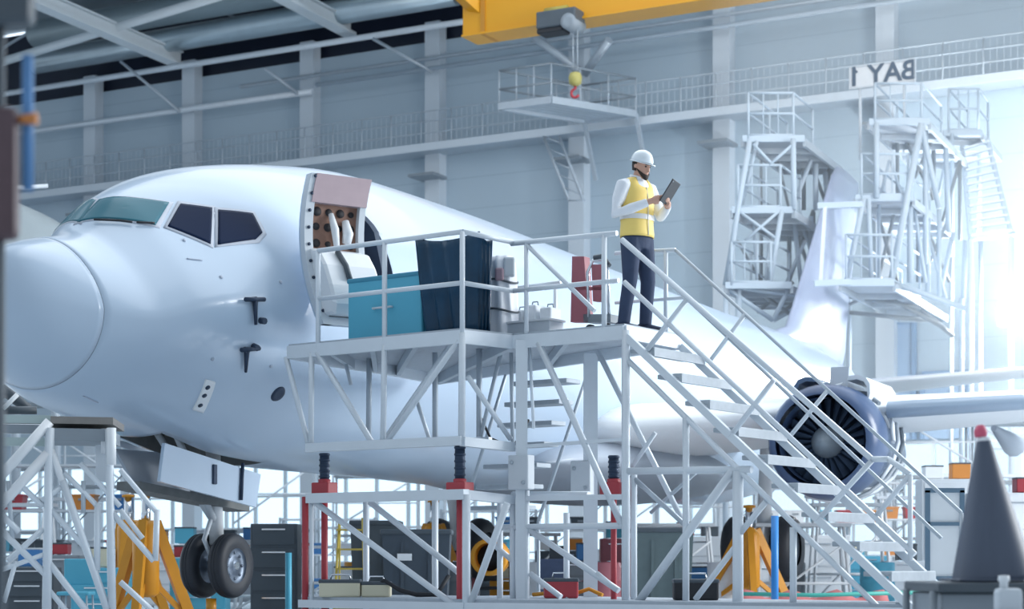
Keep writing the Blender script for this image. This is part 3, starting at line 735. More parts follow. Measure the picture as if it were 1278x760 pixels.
def torso(mb, rows, n=28):
    R = []
    for z, cf, hw, hd in rows:
        R.append([M(cf+hd*math.cos(a), hw*math.sin(a), z) for a in [2*math.pi*k/n for k in range(n)]])
    return mb.loft(R)
hipR, hipL = M(0, .095, .90), M(0, -.095, .90)
kneeR, kneeL = M(.02, .125, .49), M(.05, -.105, .49)
ankR, ankL = M(-.05, .145, .09), M(.02, -.10, .09)
shR, shL = M(-.01, .185, 1.42), M(.0, -.185, 1.42)
elR, elL = M(-.04, .27, 1.13), M(.08, -.27, 1.15)
wrR, wrL = M(.27, .09, 1.235), M(.30, -.12, 1.215)
headd = (fd*.82+V(0,0,-.45)); hc = M(.055, 0, 1.615)
# body
b = MB()
torso(b, [(.86,0,.15,.10),(.95,0,.155,.105),(1.08,0,.14,.095),(1.25,.0,.16,.105),(1.38,0,.175,.10),(1.46,0,.12,.075),(1.49,.0,.06,.06)])
limb(b, [hipR, kneeR, ankR], [.08,.055,.042]); limb(b, [hipL, kneeL, ankL], [.08,.055,.042])
limb(b, [shR, elR, wrR], [.05,.04,.03]); limb(b, [shL, elL, wrL], [.05,.04,.03])
limb(b, [M(.0,0,1.44), M(.035,0,1.56)], [.062,.056])
hf = V(fd.x, fd.y, -.30).normalized(); hr = rd; hu = (fd*.29+V(0,0,.957)).normalized()
def H(f, r, u): return hc+hf*f+hr*r+hu*u
R = []
for u, rf, rr, cf in ((-.115,.035,.03,.055),(-.10,.055,.045,.04),(-.06,.078,.062,.02),(-.01,.09,.072,.008),(.04,.096,.076,0),(.08,.088,.07,-.004),(.11,.06,.05,-.005),(.122,.02,.02,-.005)):
    R.append([H(cf+rf*math.cos(a), rr*math.sin(a), u) for a in [2*math.pi*k/24 for k in range(24)]])
b.loft(R)
b.tube([H(.09,0,.015), H(.108,0,-.015), H(.115,0,-.032), H(.09,0,-.04)], [.008,.012,.015,.008], 8)       # nose
for sg in (1,-1): b.lathe(H(0,.07*sg,-.005), [(.001,0),(.022,.002),(.026,.012),(.015,.016),(.001,.014)], hr*sg, 12)  # ears
b.tube([H(.085,.02,-.066), H(.092,0,-.064), H(.085,-.02,-.066)], .007, 6)
# hands: palm, four curled fingers and a thumb each
def hand(mb, w, palm, across, fing, sg):
    pl_ = palm.normalized(); ac = across.normalized(); fg = fing.normalized()
    c = w+pl_*.045
    mb.tube([w, w+pl_*.03, w+pl_*.085], [.026,.036,.034], 10)
    for i in range(4):
        o = ac*(-.027+.018*i); ln = (.030,.035,.033,.026)[i]
        k0 = w+pl_*.085+o; k1 = k0+(pl_*.7+fg*.5)*ln; k2 = k1+(pl_*.1+fg*.9)*ln*.8; k3 = k2+(fg*.6-pl_*.5)*ln*.6
        mb.tube([k0-pl_*.02, k1, k2, k3], [.0095,.009,.008,.0065], 8)
    mb.tube([w+pl_*.03-ac*.03, w+pl_*.06-ac*.052+fg*.01, w+pl_*.09-ac*.05+fg*.03], [.012,.011,.008], 8)
# the tablet
tc = M(.40, -.03, 1.315)
tu = (V(0,0,.80)+fd*.45+rd*-.25).normalized(); tn = (fd*-.75+V(0,0,.5)+rd*.1); tn = (tn-tu*tn.dot(tu)).normalized(); tx = tu.cross(tn).normalized()
if tx.dot(rd) < 0: tx = -tx
hand(b, wrR, (tc-tu*.06+tx*.05-wrR), tu, -tx, 1)
hand(b, wrL, (tc-tu*.10-tx*.04-wrL), tx, tu, -1)
body = remesh(b.build('body', SKIN, man), .008)
tab = thing('tablet', 'black tablet computer held in the hands of the man in the yellow vest', 'tablet', tc)
MB().box(tc, (.165, .245, .012), (tx, tu, tn), .005).build('tablet_case', TABLET, tab)
MB().box(tc+tn*.0065, (.145, .215, .002), (tx, tu, tn)).build('screen', mat('tablet_screen', (.12,.16,.22), .1), tab)
MB().lathe(tc-tn*.006+tu*.10+tx*.06, [(.0,0),(.008,0),(.008,-.002),(0,-.002)], tn, 10).build('lens', MGREY, tab)
# clothing
tr_ = MB(); torso(tr_, [(.80,0,.165,.115),(.90,0,.178,.125),(.99,0,.165,.118),(1.03,0,.155,.11)])
limb(tr_, [M(0,.09,.90), M(.01,.105,.70), kneeR, M(-.02,.14,.25), M(-.045,.145,.07)], [.108,.092,.074,.066,.062]); limb(tr_, [M(0,-.09,.90), M(.03,-.095,.70), kneeL, M(.03,-.105,.25), M(.02,-.10,.07)], [.108,.092,.074,.066,.062])
remesh(tr_.build('trousers', NAVYT, man), .012)
sh = MB(); torso(sh, [(.93,0,.178,.13),(1.05,0,.168,.122),(1.25,0,.18,.125),(1.38,0,.195,.118),(1.45,0,.15,.09),(1.49,.005,.08,.075),(1.515,.01,.068,.068)])
limb(sh, [M(-.005,.15,1.42), shR, M(-.03,.235,1.28), elR, M(.1,.2,1.17), wrR+ (elR-wrR)*.10], [.07,.076,.066,.060,.052,.040]); limb(sh, [M(0,-.15,1.42), shL, M(.04,-.235,1.28), elL, M(.18,-.2,1.18), wrL+(elL-wrL)*.10], [.07,.074,.064,.056,.05,.040])
remesh(sh.build('shirt', SHIRT, man), .012)
# collar
MB().tube([M(.01+.07*math.cos(a), .066*math.sin(a), 1.515-.02*math.cos(a)) for a in [2*math.pi*k/20 for k in range(20)]], .015, 8, True).build('shirt_collar', SHIRT, man)
# vest with arm openings
def vest():
    mb = MB(); n = 40; R = []
    rows = [(.92,0,.192,.146),(.95,0,.194,.147),(1.05,0,.186,.14),(1.15,0,.188,.14),(1.27,0,.196,.142),(1.36,0,.198,.136),(1.42,0,.19,.122),(1.47,0,.155,.10),(1.50,.0,.115,.085)]
    for z, cf, hw, hd in rows:
        ring = []
        for k in range(n):
            a = 2*math.pi*k/n; z2 = z
            if z > 1.4 and abs(a) is not None:
                fr_ = max(0, math.cos(a)); z2 = z-.10*max(0, fr_-.72)/.28*((z-1.4)/.1)   # V neck dips in front
            ring.append(M(cf+hd*math.cos(a), hw*math.sin(a), z2))
        R.append(ring)
    mb.loft(R, True, False)
    o = mb.build('hi_vis_vest', VEST, man)
    md = o.modifiers.new('t', 'SOLIDIFY'); md.thickness = .012
    return o
vest_o = vest()
def band(z0, z1, k, name='reflective_band'):
    R = [[M((.150)*math.cos(a)*k, .202*k*math.sin(a), z) for a in [2*math.pi*q/36 for q in range(36)]] for z in (z0, z1)]
    o = MB().loft(R, True, False).build(name, REFL, vest_o); return o
band(1.085, 1.135, .965)
MB().tube([M(.150,0,.93), M(.146,0,1.1), M(.146,0,1.28), M(.126,0,1.40)], .004, 6).build('zip', LGREY, vest_o)
# beard, hair, brows, helmet, shoes
bd = MB(); R = []
for u, rf, rr, cf in ((-.122,.04,.034,.055),(-.105,.063,.052,.04),(-.085,.074,.062,.028),(-.070,.079,.067,.022)):
    R.append([H(cf+rf*math.cos(a), rr*math.sin(a), u+.026*(1-math.cos(a))*1.6) for a in [math.radians(-100+200*k/20) for k in range(21)]])
vs = [v for r in R for v in r]; fs = [(i*21+k, i*21+k+1, (i+1)*21+k+1, (i+1)*21+k) for i in range(3) for k in range(20)]
bd.add(vs, fs, True); bo = bd.build('beard', HAIR, man); md = bo.modifiers.new('t', 'SOLIDIFY'); md.thickness = .012; md.offset = 0
hr_ = MB(); R = []
for u, rf, rr, cf in ((-.05,.083,.0715,.004),(-.01,.096,.078,.003),(.03,.10,.08,0)):
    R.append([H(cf+rf*math.cos(a), rr*math.sin(a), u) for a in [math.radians(85+190*k/20) for k in range(21)]])
hr_.add([v for r in R for v in r], [(i*21+k, i*21+k+1, (i+1)*21+k+1, (i+1)*21+k) for i in range(2) for k in range(20)], True)
ho = hr_.build('hair', HAIR, man); md = ho.modifiers.new('t', 'SOLIDIFY'); md.thickness = .01; md.offset = 0
for sg in (1,-1):
    MB().tube([H(.092,.045*sg,.026), H(.099,.025*sg,.030), H(.101,.012*sg,.026)], .005, 6).build('eyebrow', HAIR, man)
    ell(MB(), H(.086,.028*sg,.006), .011,.012,.008, 10, 8).build('eye', mat('eye_dark', (.05,.04,.04), .3), man)
he = MB(); R = []
for u, k in ((.040,1.0),(.066,.985),(.098,.90),(.126,.74),(.147,.50),(.158,.22),(.160,.02)):
    R.append([H(-.004+.122*k*math.cos(a), .102*k*math.sin(a), u) for a in [2*math.pi*q/32 for q in range(32)]])
he.loft(R)
hel = he.build('helmet', HELM, man)
br = MB(); R = []
for e, uu in ((.0,.036),(.0,.044)):
    R.append([H(-.004+(.124+(.036 if math.cos(a) > .2 else .008)*(max(0, math.cos(a))**.6 if math.cos(a) > .2 else 1))*math.cos(a), .112*math.sin(a), uu-.01*max(0,math.cos(a))) for a in [2*math.pi*q/40 for q in range(40)]])
br.loft(R).build('helmet_brim', HELM, hel)
for k in (-.02, 0, .02):
    MB().tube([H(.10,k,.085), H(.05,k,.142), H(0,k,.156), H(-.05,k,.145), H(-.1,k,.09)], .005, 6).build('ridge', HELM, hel)
for ank, dx in ((ankR, .0), (ankL, .0)):
    shd = (fd*.9+rd*-.1).normalized(); rs = V(shd.y, -shd.x, 0); R = []
    for f, w, h in ((-.09,.02,.05),(-.08,.036,.085),(-.04,.042,.105),(.02,.042,.10),(.08,.045,.07),(.14,.046,.052),(.18,.036,.042),(.20,.015,.025)):
        c0 = zz(ank, ZD)+shd*f
        R.append([c0+rs*w*math.cos(a)+V(0,0,max(0.0, (h/2)*(1+math.sin(a)))) for a in [2*math.pi*q/16 for q in range(16)]])
    so = MB().loft(R).build('shoe', SHOE, man)
    MB().prism([zz(ank, ZD)+shd*f+rs*w for f, w in ((-.095,.0),(-.08,.042),(.1,.05),(.18,.04),(.205,0),(.18,-.04),(.1,-.05),(-.08,-.042))], (0,0,.018)).build('sole', BLACK, so)

# ================================================================== HALL SHELL
US = 3700.0
WU = V(-(US+639)/F, 1, 0).normalized()                 # along the long wall, to the left and away
if WU.x > 0: WU = -WU
W0 = V((548-CX)*65/F, 65, 0)
WN = V(-WU.y, WU.x, 0)                                 # towards the camera
if WN.y > 0: WN = -WN
def wall_at(px, py=None, off=0.0): return pv(px, py if py is not None else 600, W0+WN*off, WU)
def wz_(px, py, off=0): return wall_at(px, py, off).z
def wallmat():
    m = bpy.data.materials.new('wall_panels'); m.use_nodes = True; nt = m.node_tree; b = nt.nodes['Principled BSDF']
    b.inputs['Roughness'].default_value = .5
    tc = nt.nodes.new('ShaderNodeTexCoord'); sp = nt.nodes.new('ShaderNodeSeparateXYZ'); nt.links.new(tc.outputs['Object'], sp.inputs[0])
    wv = nt.nodes.new('ShaderNodeMath'); wv.operation = 'PINGPONG'; wv.inputs[1].default_value = .55; nt.links.new(sp.outputs['Z'], wv.inputs[0])
    lt = nt.nodes.new('ShaderNodeMath'); lt.operation = 'LESS_THAN'; lt.inputs[1].default_value = .02; nt.links.new(wv.outputs[0], lt.inputs[0])
    nz = nt.nodes.new('ShaderNodeTexNoise'); nz.inputs['Scale'].default_value = .25; nt.links.new(tc.outputs['Object'], nz.inputs['Vector'])
    mx = nt.nodes.new('ShaderNodeMix'); mx.data_type = 'RGBA'; mx.inputs[6].default_value = (.44,.54,.62,1); mx.inputs[7].default_value = (.50,.60,.68,1); nt.links.new(nz.outputs['Fac'], mx.inputs[0])
    m2 = nt.nodes.new('ShaderNodeMix'); m2.data_type = 'RGBA'; m2.inputs[7].default_value = (.40,.50,.58,1); nt.links.new(mx.outputs[2], m2.inputs[6]); nt.links.new(lt.outputs[0], m2.inputs[0])
    nt.links.new(m2.outputs[2], b.inputs['Base Color'])
    return m
WALLM = wallmat()
def floormat():
    m = bpy.data.materials.new('hangar_floor'); m.use_nodes = True; nt = m.node_tree; b = nt.nodes['Principled BSDF']
    b.inputs['Roughness'].default_value = .22
    tc = nt.nodes.new('ShaderNodeTexCoord'); nz = nt.nodes.new('ShaderNodeTexNoise'); nz.inputs['Scale'].default_value = .4; nz.inputs['Detail'].default_value = 5
    nt.links.new(tc.outputs['Object'], nz.inputs['Vector'])
    mx = nt.nodes.new('ShaderNodeMix'); mx.data_type = 'RGBA'; mx.inputs[6].default_value = (.50,.55,.60,1); mx.inputs[7].default_value = (.62,.67,.71,1); nt.links.new(nz.outputs['Fac'], mx.inputs[0])
    nt.links.new(mx.outputs[2], b.inputs['Base Color']); return m
P0, P1 = W0+WU*40, W0-WU*34
ZW = 19.25                                              # top of the cladding
fl = MB(); fl.prism([V(-60,-12,-.1), V(45,-12,-.1), V(45,75,-.1), V(-60,98,-.1)], (0,0,.1)); struct('floor', fl, floormat())
wl = MB()
def wseg(p, q, z0, z1, th=.2): wl.prism([zz(p, z0), zz(q, z0), zz(q-WN*th, z0), zz(p-WN*th, z0)], (0,0,z1-z0))
WZ1 = 4.6
wseg(P0, P1, WZ1, ZW); wseg(P0, P1, 0, .8)
struct('wall_back', wl, WALLM)
# glazed strip low in the wall, daylight behind it
GL = glass('window_glass')
CP = [122, 245, 392, 548, 727, 907, 1110, 1335]
cols = [wall_at(x, 600) for x in CP]
u0 = (cols[0]-W0).dot(WU); ext = [W0+WU*(u0+6.1*k) for k in (1,)]; allc = ext+cols+[W0+WU*((cols[-1]-W0).dot(WU)-6.1*k) for k in (1,)]
for i in range(len(allc)-1):
    p, q = allc[i], allc[i+1]; wm = MB()
    nm = 4
    for k in range(nm+1):
        c = p.lerp(q, k/nm); wm.box(zz(c-WN*.1, (WZ1+.8)/2), (.09, .14, WZ1-.8), (WU, WN, (0,0,1)))
    for z in (.84, 2.1, 3.3, WZ1-.04): wm.obox(zz(p-WN*.1, z), zz(q-WN*.1, z), .13, .09)
    o = wm.build('window_%d' % (i+1), ROOFM); o['kind'] = 'structure'
    g = MB().prism([zz(p-WN*.09, .8), zz(q-WN*.09, .8), zz(q-WN*.10, .8), zz(p-WN*.10, .8)], (0,0,WZ1-.8)).build('glazing', GL, o)
# columns
for i, p in enumerate(allc[:8]):
    t = thing('steel_column', None, 'column', zz(p, 0), 'columns along the back wall')
    MB().box(zz(p+WN*.25, 9.9), (.58, .5, 19.8), (WU, WN, (0,0,1))).build('shaft', WALLCOL, t)
    bz = 14.3
    br = MB().box(zz(p+WN*.8, bz), (1.0, 1.0, .10), (WU, WN, (0,0,1))); br.build('bracket', MGREY, t)
    t['label'] = 'pale wall column at the extreme left edge behind the blurred post'
labs = {1:'pale wall column at far left, behind the round grey hull', 2:'pale wall column rising behind the cockpit roof', 3:'pale wall column meeting the second white girder above the open door', 4:'pale wall column left of the yellow crane beam end', 5:'pale wall column behind the hanging crane hook', 6:'pale wall column between the standing man and the left tail dock', 7:'pale wall column directly above the mirrored BAY 1 sign', 8:'pale wall column beyond the right picture edge'}
cobs = [o for o in COL.objects if o.name.startswith('steel_column')]
for i, o in enumerate(cobs):
    if i in labs: o['label'] = labs[i]
# walkway with railing on the wall
wk = thing('wall_walkway', 'grey catwalk with mesh railing running the length of the back wall', 'catwalk', zz(W0, 0))
ZK = wall_at(548, 183, 1.2).z
a, b = P0+WN*.7, P1+WN*.7
MB().obox(zz(a, ZK), zz(b, ZK), 1.2, .10).build('deck', STEELD, wk)
MB().obox(zz(a+WN*.6, ZK+.02), zz(b+WN*.6, ZK+.02), .06, .26).build('edge_beam', MATS['column_white'], wk)
rl = STEELD
for h in (.4, .8, 1.15): bar(wk, 'railing_bar', zz(a+WN*.6, ZK+h+.1), zz(b+WN*.6, ZK+h+.1), .022, rl, 6)
LW = (b-a).length; npst = int(LW/1.2)
for k in range(npst):
    p = a.lerp(b, k/npst)+WN*.6
    if -42 < p.x < 22: bar(wk, 'railing_post', zz(p, ZK), zz(p, ZK+1.25), .025, rl, 6)
bl = MB()
for k in range(npst*6):
    p = a.lerp(b, k/(npst*6))+WN*.6
    bl.obox(zz(p, ZK+.1), zz(p, ZK+1.2), .014, .014, (1,0,0))
o = bl.build('railing_infill', rl, wk); o['kind'] = 'stuff'
def wdoor(n, x0, x1, yt, m):
    p, q = wall_at(x0, 600, .06), wall_at(x1, 600, .06); zt = wz_((x0+x1)/2, yt, .06); zb = WZ1+.05
    o = MB().prism([zz(p, zb), zz(q, zb), zz(q+WN*.05, zb), zz(p+WN*.05, zb)], (0,0,zt-zb)).build('door_%d' % n, m); o['kind'] = 'structure'
    f = MB().obox(zz(p, zt)+WN*.08, zz(q, zt)+WN*.08, .12, .16).obox(zz(p, zb)+WN*.08, zz(p, zt)+WN*.08, .12, .16, WN).obox(zz(q, zb)+WN*.08, zz(q, zt)+WN*.08, .12, .16, WN).build('door_frame', MATS['tray_blue'], o)
mat('tray_blue', (.22,.34,.50), .5)
wdoor(1, 1099, 1142, 402, mat('door_blue_grey', (.33,.45,.60), .5)); wdoor(2, 1152, 1210, 466, MATS['door_blue_grey'])
# pipes and cable trays on the wall above it
def wpipe(name, label, pxy0, pxy1, r, off, m, cat='pipe'):
    z0 = wz_(*pxy0, off); p = wall_at(pxy0[0], 600, off); q = wall_at(pxy1[0], 600, off); z1 = wz_(*pxy1, off)
    z = (z0+z1)/2
    o = MB().tube([zz(p, z), zz(q, z)], r, 8).build(name, m); return tag(o, label, cat)
wpipe('wall_pipe', 'lower thin grey pipe along the wall from the second column to the doorway column', (0,167), (390,117), .11, .8, STEEL)
wpipe('wall_pipe', 'upper grey pipe along the wall under the crane beam', (300,100), (1300,-30), .07, .8, STEELD)
wpipe('cable_tray', 'grey cable tray along the wall just below the upper pipe', (395,97), (1300,-14), .08, .95, mat('tray_grey', (.38,.45,.52), .5), 'cable tray')
wpipe('eave_rail', 'long white tube along the eaves crossing the girder ends', (-40,127), (640,14), .11, 1.2, STEEL, 'tube')

# ceiling: dark clerestory gap, roof deck, girders, duct
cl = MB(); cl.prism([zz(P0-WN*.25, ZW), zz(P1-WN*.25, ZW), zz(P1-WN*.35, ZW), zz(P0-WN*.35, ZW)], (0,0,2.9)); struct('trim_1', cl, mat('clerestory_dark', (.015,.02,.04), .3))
rf = MB()
def roofz(off): return 21.2+off*.04
q0, q1 = W0+WU*40, W0-WU*34
rf.prism([zz(q0-WN*.4, 22.3), zz(q1-WN*.4, 22.3), zz(q1+WN*30, 23.4), zz(q0+WN*30, 23.4)], (0,0,.25))
struct('ceiling', rf, mat('roof_deck', (.30,.37,.42), .55, noise=.12, scale=1.5))
# roof girders run with the aircraft axis
gpx = [(-60,None),(225,90),(435,52),(690,18),(930,-10)]
GD = PD
for i, (x, y) in enumerate(((225, 92), (437, 54), (-10, 131), (660, 14), (905, -24))):
    e = wall_at(x, y, .7); s = e-GD*32; z = e.z+.3
    t = thing('roof_girder', ['broad white roof girder nearest the cockpit, crossing the top left corner', 'broad white roof girder meeting the wall above the open aircraft door', 'white roof girder at the far left behind the blurred post', 'white roof girder behind the yellow crane beam', 'white roof girder hidden above the crane beam at right'][i], 'girder', e, 'roof girders')
    MB().obox(V(e.x, e.y, z), V(s.x, s.y, z), .52, .12).build('lower_flange', ROOFM, t)
    MB().obox(V(e.x, e.y, z+.25), V(s.x, s.y, z+.25), .06, .4).build('web', ROOFM, t)
    MB().obox(V(e.x, e.y, z+.5), V(s.x, s.y, z+.5), .3, .06).build('upper_flange', ROOFM, t)
# purlins
def longi(name, label, a_, b_, off, r, m, cat, group=None):
    p = wall_at(a_[0], a_[1], off); q = wall_at(b_[0], b_[1], off); z = (p.z+q.z)/2
    o = MB().tube([zz(p, z), zz(q, z)], r, 16).build(name, m); return tag(o, label, cat, group)
longi('air_duct', 'large silver air duct under the roof in the top left', (43,74), (570,-5), 1.5, .44, DUCT, 'duct')
tag(MB().tube([at(-60, 96, 72.6), at(300, -13, 61.6)], .16, 10).build('roof_purlin', ROOFM), 'pale roof tie crossing the first white girder near the top left corner', 'purlin')
longi('air_duct', 'second darker duct higher behind the silver duct', (43,40), (570,-46), 2.2, .5, mat('duct_dark', (.30,.37,.40), .4, metal=.5), 'duct')
for (x0, y0, x1, y1, lb) in ((0,62,110,-4,'thin diagonal roof brace in the top left corner left of the first girder'),(245,-4,322,38,'thin pale roof brace between the two white girders'),(150,76,225,140,'thin dark wire brace dropping from the first girder end'),(330,85,372,117,'thin dark wire brace left of the doorway column'),(465,48,540,90,'thin dark wire brace dropping from the second girder end')):
    p, q = wall_at(x0, y0, 2.0), wall_at(x1, y1, .9)
    tag(MB().tube([p, q], .06, 6).build('roof_brace', STEELD), lb, 'brace', 'thin roof braces')
# balcony and ladder under the crane
bt = wall_at(690, 150, 4.0)
bal = thing('wall_balcony', 'grey lookout balcony with railing projecting from the back wall below the crane hook', 'balcony', V(bt.x, bt.y, 0))
zf = wall_at(640, 128, 4).z; 
c00, c10 = wall_at(623, 128, 4.6), wall_at(688, 122, 4.6)
c01, c11 = c00-WN*2.9+WU*-1.6, c10-WN*2.9+WU*-1.6
zf = (c00.z+c10.z)/2-.1
pl4 = [zz(p, zf) for p in (c00, c10, c11, c01)]
for i in range(4): beam(bal, 'edge_beam', pl4[i], pl4[(i+1)%4], .12, .22, STEELD)
for k in range(1, 6):
    beam(bal, 'grating_bar', pl4[0].lerp(pl4[1], k/6), pl4[3].lerp(pl4[2], k/6), .22, .06, STEELD)
for h in (.55, 1.15):
    for i in range(4): bar(bal, 'railing_bar', pl4[i]+V(0,0,h), pl4[(i+1)%4]+V(0,0,h), .035, MGREY, 6)
for i in range(4):
    for k in range(3):
        p = pl4[i].lerp(pl4[(i+1)%4], k/3); bar(bal, 'railing_post', p, p+V(0,0,1.15), .03, STEELD, 6)
p0, p1 = pl4[1]+WU*.2-WN*2.2, None
for dx in (0, .9):
    top_, low_ = wall_at(678+dx*22, 170, 2.4), wall_at(710+dx*20, 250, 2.4)
    bar(bal, 'ladder_stile', top_, low_, .05, STEELD, 6)
for k in range(6):
    t = k/5.0; a_, b_ = wall_at(678+32*t, 170+80*t, 2.4), wall_at(698+32*min(1, t+.12), 170+80*min(1, t+.12), 2.4)
    bar(bal, 'ladder_rung', a_, b_, .03, STEELD, 6)
beam(bal, 'strut', pl4[3], pl4[3]-V(0,0,1.8)-WN*.9, .12, .12, STEELD)
beam(bal, 'strut', pl4[2], pl4[2]-V(0,0,1.8)-WN*.9, .12, .12, STEELD)

# ================================================================== CRANE
CY = 47.0
def crp(px, py, dY=0):     # plane parallel to the wall
    return pv(px, py, V((640-CX)*CY/F, CY, 0)+V(0,dY,0), WU)
cr = thing('overhead_crane', 'yellow overhead crane beam at the top of the hall with hoist trolley below', 'crane', crp(640, 600)*1.0)
cr.location.z = 0
zc0 = crp(585, 51).z; bt_ = zc0
e0, e1 = crp(586, 51), crp(1500, 51)
hB = .95
MB().obox(zz(e0, zc0+hB/2), zz(e1, zc0+hB/2), .7, hB).build('main_beam', YEL, cr)
MB().obox(zz(e0, zc0+.02), zz(e1, zc0+.02), .86, .05).build('bottom_flange', YEL, cr)
MB().obox(zz(crp(609, 50), zc0+hB/2), zz(crp(614, 50), zc0+hB/2), .78, hB+.02).build('end_stiffener', mat('crane_orange_dark', (.5,.22,.02), .5), cr)
p, q = crp(608, 18), crp(570, -14)
MB().obox(p, q+V(0,0,.2)-PD*1.5, .3, .42).build('end_truck_arm', YEL, cr)
tx0, tx1 = crp(688, 30), crp(736, 30)
hoc = (tx0+tx1)/2+WN*.55
ho_ = MB().box(V(hoc.x, hoc.y, zc0-.02), ((tx1-tx0).length, .6, .42), (WU, WN, (0,0,1)), .04).build('hoist_trolley', DGREY, cr)
MB().lathe(V(hoc.x, hoc.y, zc0-.16)+WU*-.35, [(.1,-.32),(.2,-.32),(.2,.32),(.1,.32)], WN, 20).build('rope_drum', MGREY, ho_)
MB().lathe(V(hoc.x, hoc.y, zc0+.18)+WU*.1, [(.1,-.3),(.16,-.3),(.16,.3),(.1,.3)], WU, 16).build('hoist_motor', mat('hoist_olive', (.35,.30,.06), .5), ho_)
MB().box(V(hoc.x, hoc.y, zc0-.28)+WU*.2, (.7, .5, .12), (WU, WN, (0,0,1)), .03).build('trolley_frame', BLACK, ho_)
hk = crp(718, 102); hx = V(hoc.x, hoc.y, 0); hkp = V(pv(718, 102, hoc, WU).x, pv(718, 102, hoc, WU).y, pv(718, 102, hoc, WU).z)
for dx in (-.06, .06): bar(cr, 'rope', hkp+WU*dx+V(0,0,.3), zz(hkp+WU*dx, zc0-.2), .012, STEELD, 6)
hb = MB().lathe(hkp+V(0,0,.25), [(.02,0),(.13,-.04),(.17,-.14),(.15,-.3),(.06,-.36)], (0,0,1), 16).build('hook_block', mat('hook_olive', (.42,.38,.12), .5), cr)
HKP = [hkp+V(0,0,-.10)+WU*0]+[hkp+V(0,0,-.28)+WU*(.11*math.cos(a))+V(0,0,.11*math.sin(a)) for a in [math.radians(90-30*k) for k in range(9)]]
MB().tube(HKP, .035, 8).build('hook', RED, hb)
# sloping roof struts near the hoist
for (x0, y0, x1, y1, lb) in ((665,45,728,92,'dark slanting wall strut left of the hook rope'),(760,50,730,92,'dark slanting wall strut right of the hook rope')):
    tag(MB().tube([wall_at(x0, y0, 1.6), wall_at(x1, y1, .8)], .14, 8).build('wall_strut', STEELD), lb, 'strut')

# ================================================================== BAY 1 SIGN (mirror-written)
sg0 = at(1101, 93, 49.0)
sgn = thing('bay_sign', 'white BAY 1 sign in mirror writing above the tail docks', 'sign', sg0)
SU = WU
w_s, h_s = 78*49/F*1.0, 24*49/F
MB().box(sg0, (w_s*1.08, .06, h_s*1.16), (SU, WN, (0,0,1))).build('board', OFFW, sgn)
frm = MB()
for k in (1, -1):
    frm.obox(sg0+SU*w_s*.53+V(0,0,k*h_s*.56)+WN*.03, sg0-SU*w_s*.53+V(0,0,k*h_s*.56)+WN*.03, .05, .04)
    frm.obox(sg0+SU*w_s*.53*k+V(0,0,h_s*.56)+WN*.03, sg0+SU*w_s*.53*k-V(0,0,h_s*.56)+WN*.03, .05, .04, (1,0,0))
frm.build('frame', LGREY, sgn)
cu = bpy.data.curves.new('t', 'FONT'); cu.body = 'BAY 1'; cu.size = .72; cu.align_x = 'CENTER'; cu.align_y = 'CENTER'; cu.extrude = .012; cu.offset = .012
to = bpy.data.objects.new('t', cu); COL.objects.link(to)
dg = bpy.context.evaluated_depsgraph_get(); dg.update(); tme = bpy.data.meshes.new_from_object(to.evaluated_get(dg)); bpy.data.objects.remove(to)
lt = MB(); sx = 1.0
lt.add([SU*(v.co.x*sx)+V(0,0,1)*v.co.y+WN*(v.co.z+.045)+sg0 for v in tme.vertices], [tuple(p.vertices) for p in tme.polygons])
flg = None
xs = [v.co.x for v in tme.vertices]; x1 = max(xs); 
lt.obox(sg0+SU*(x1-.02)+V(0,0,.23)+WN*.05, sg0+SU*(x1-.14)+V(0,0,.13)+WN*.05, .024, .06)
lt.build('lettering', mat('sign_navy', (.02,.06,.12), .5), sgn)
bar(sgn, 'hanger', sg0+SU*.6-V(0,0,.25), sg0+SU*.6-V(0,0,2.2), .04); bar(sgn, 'hanger', sg0-SU*.6-V(0,0,.25), sg0-SU*.6-V(0,0,2.2), .04)

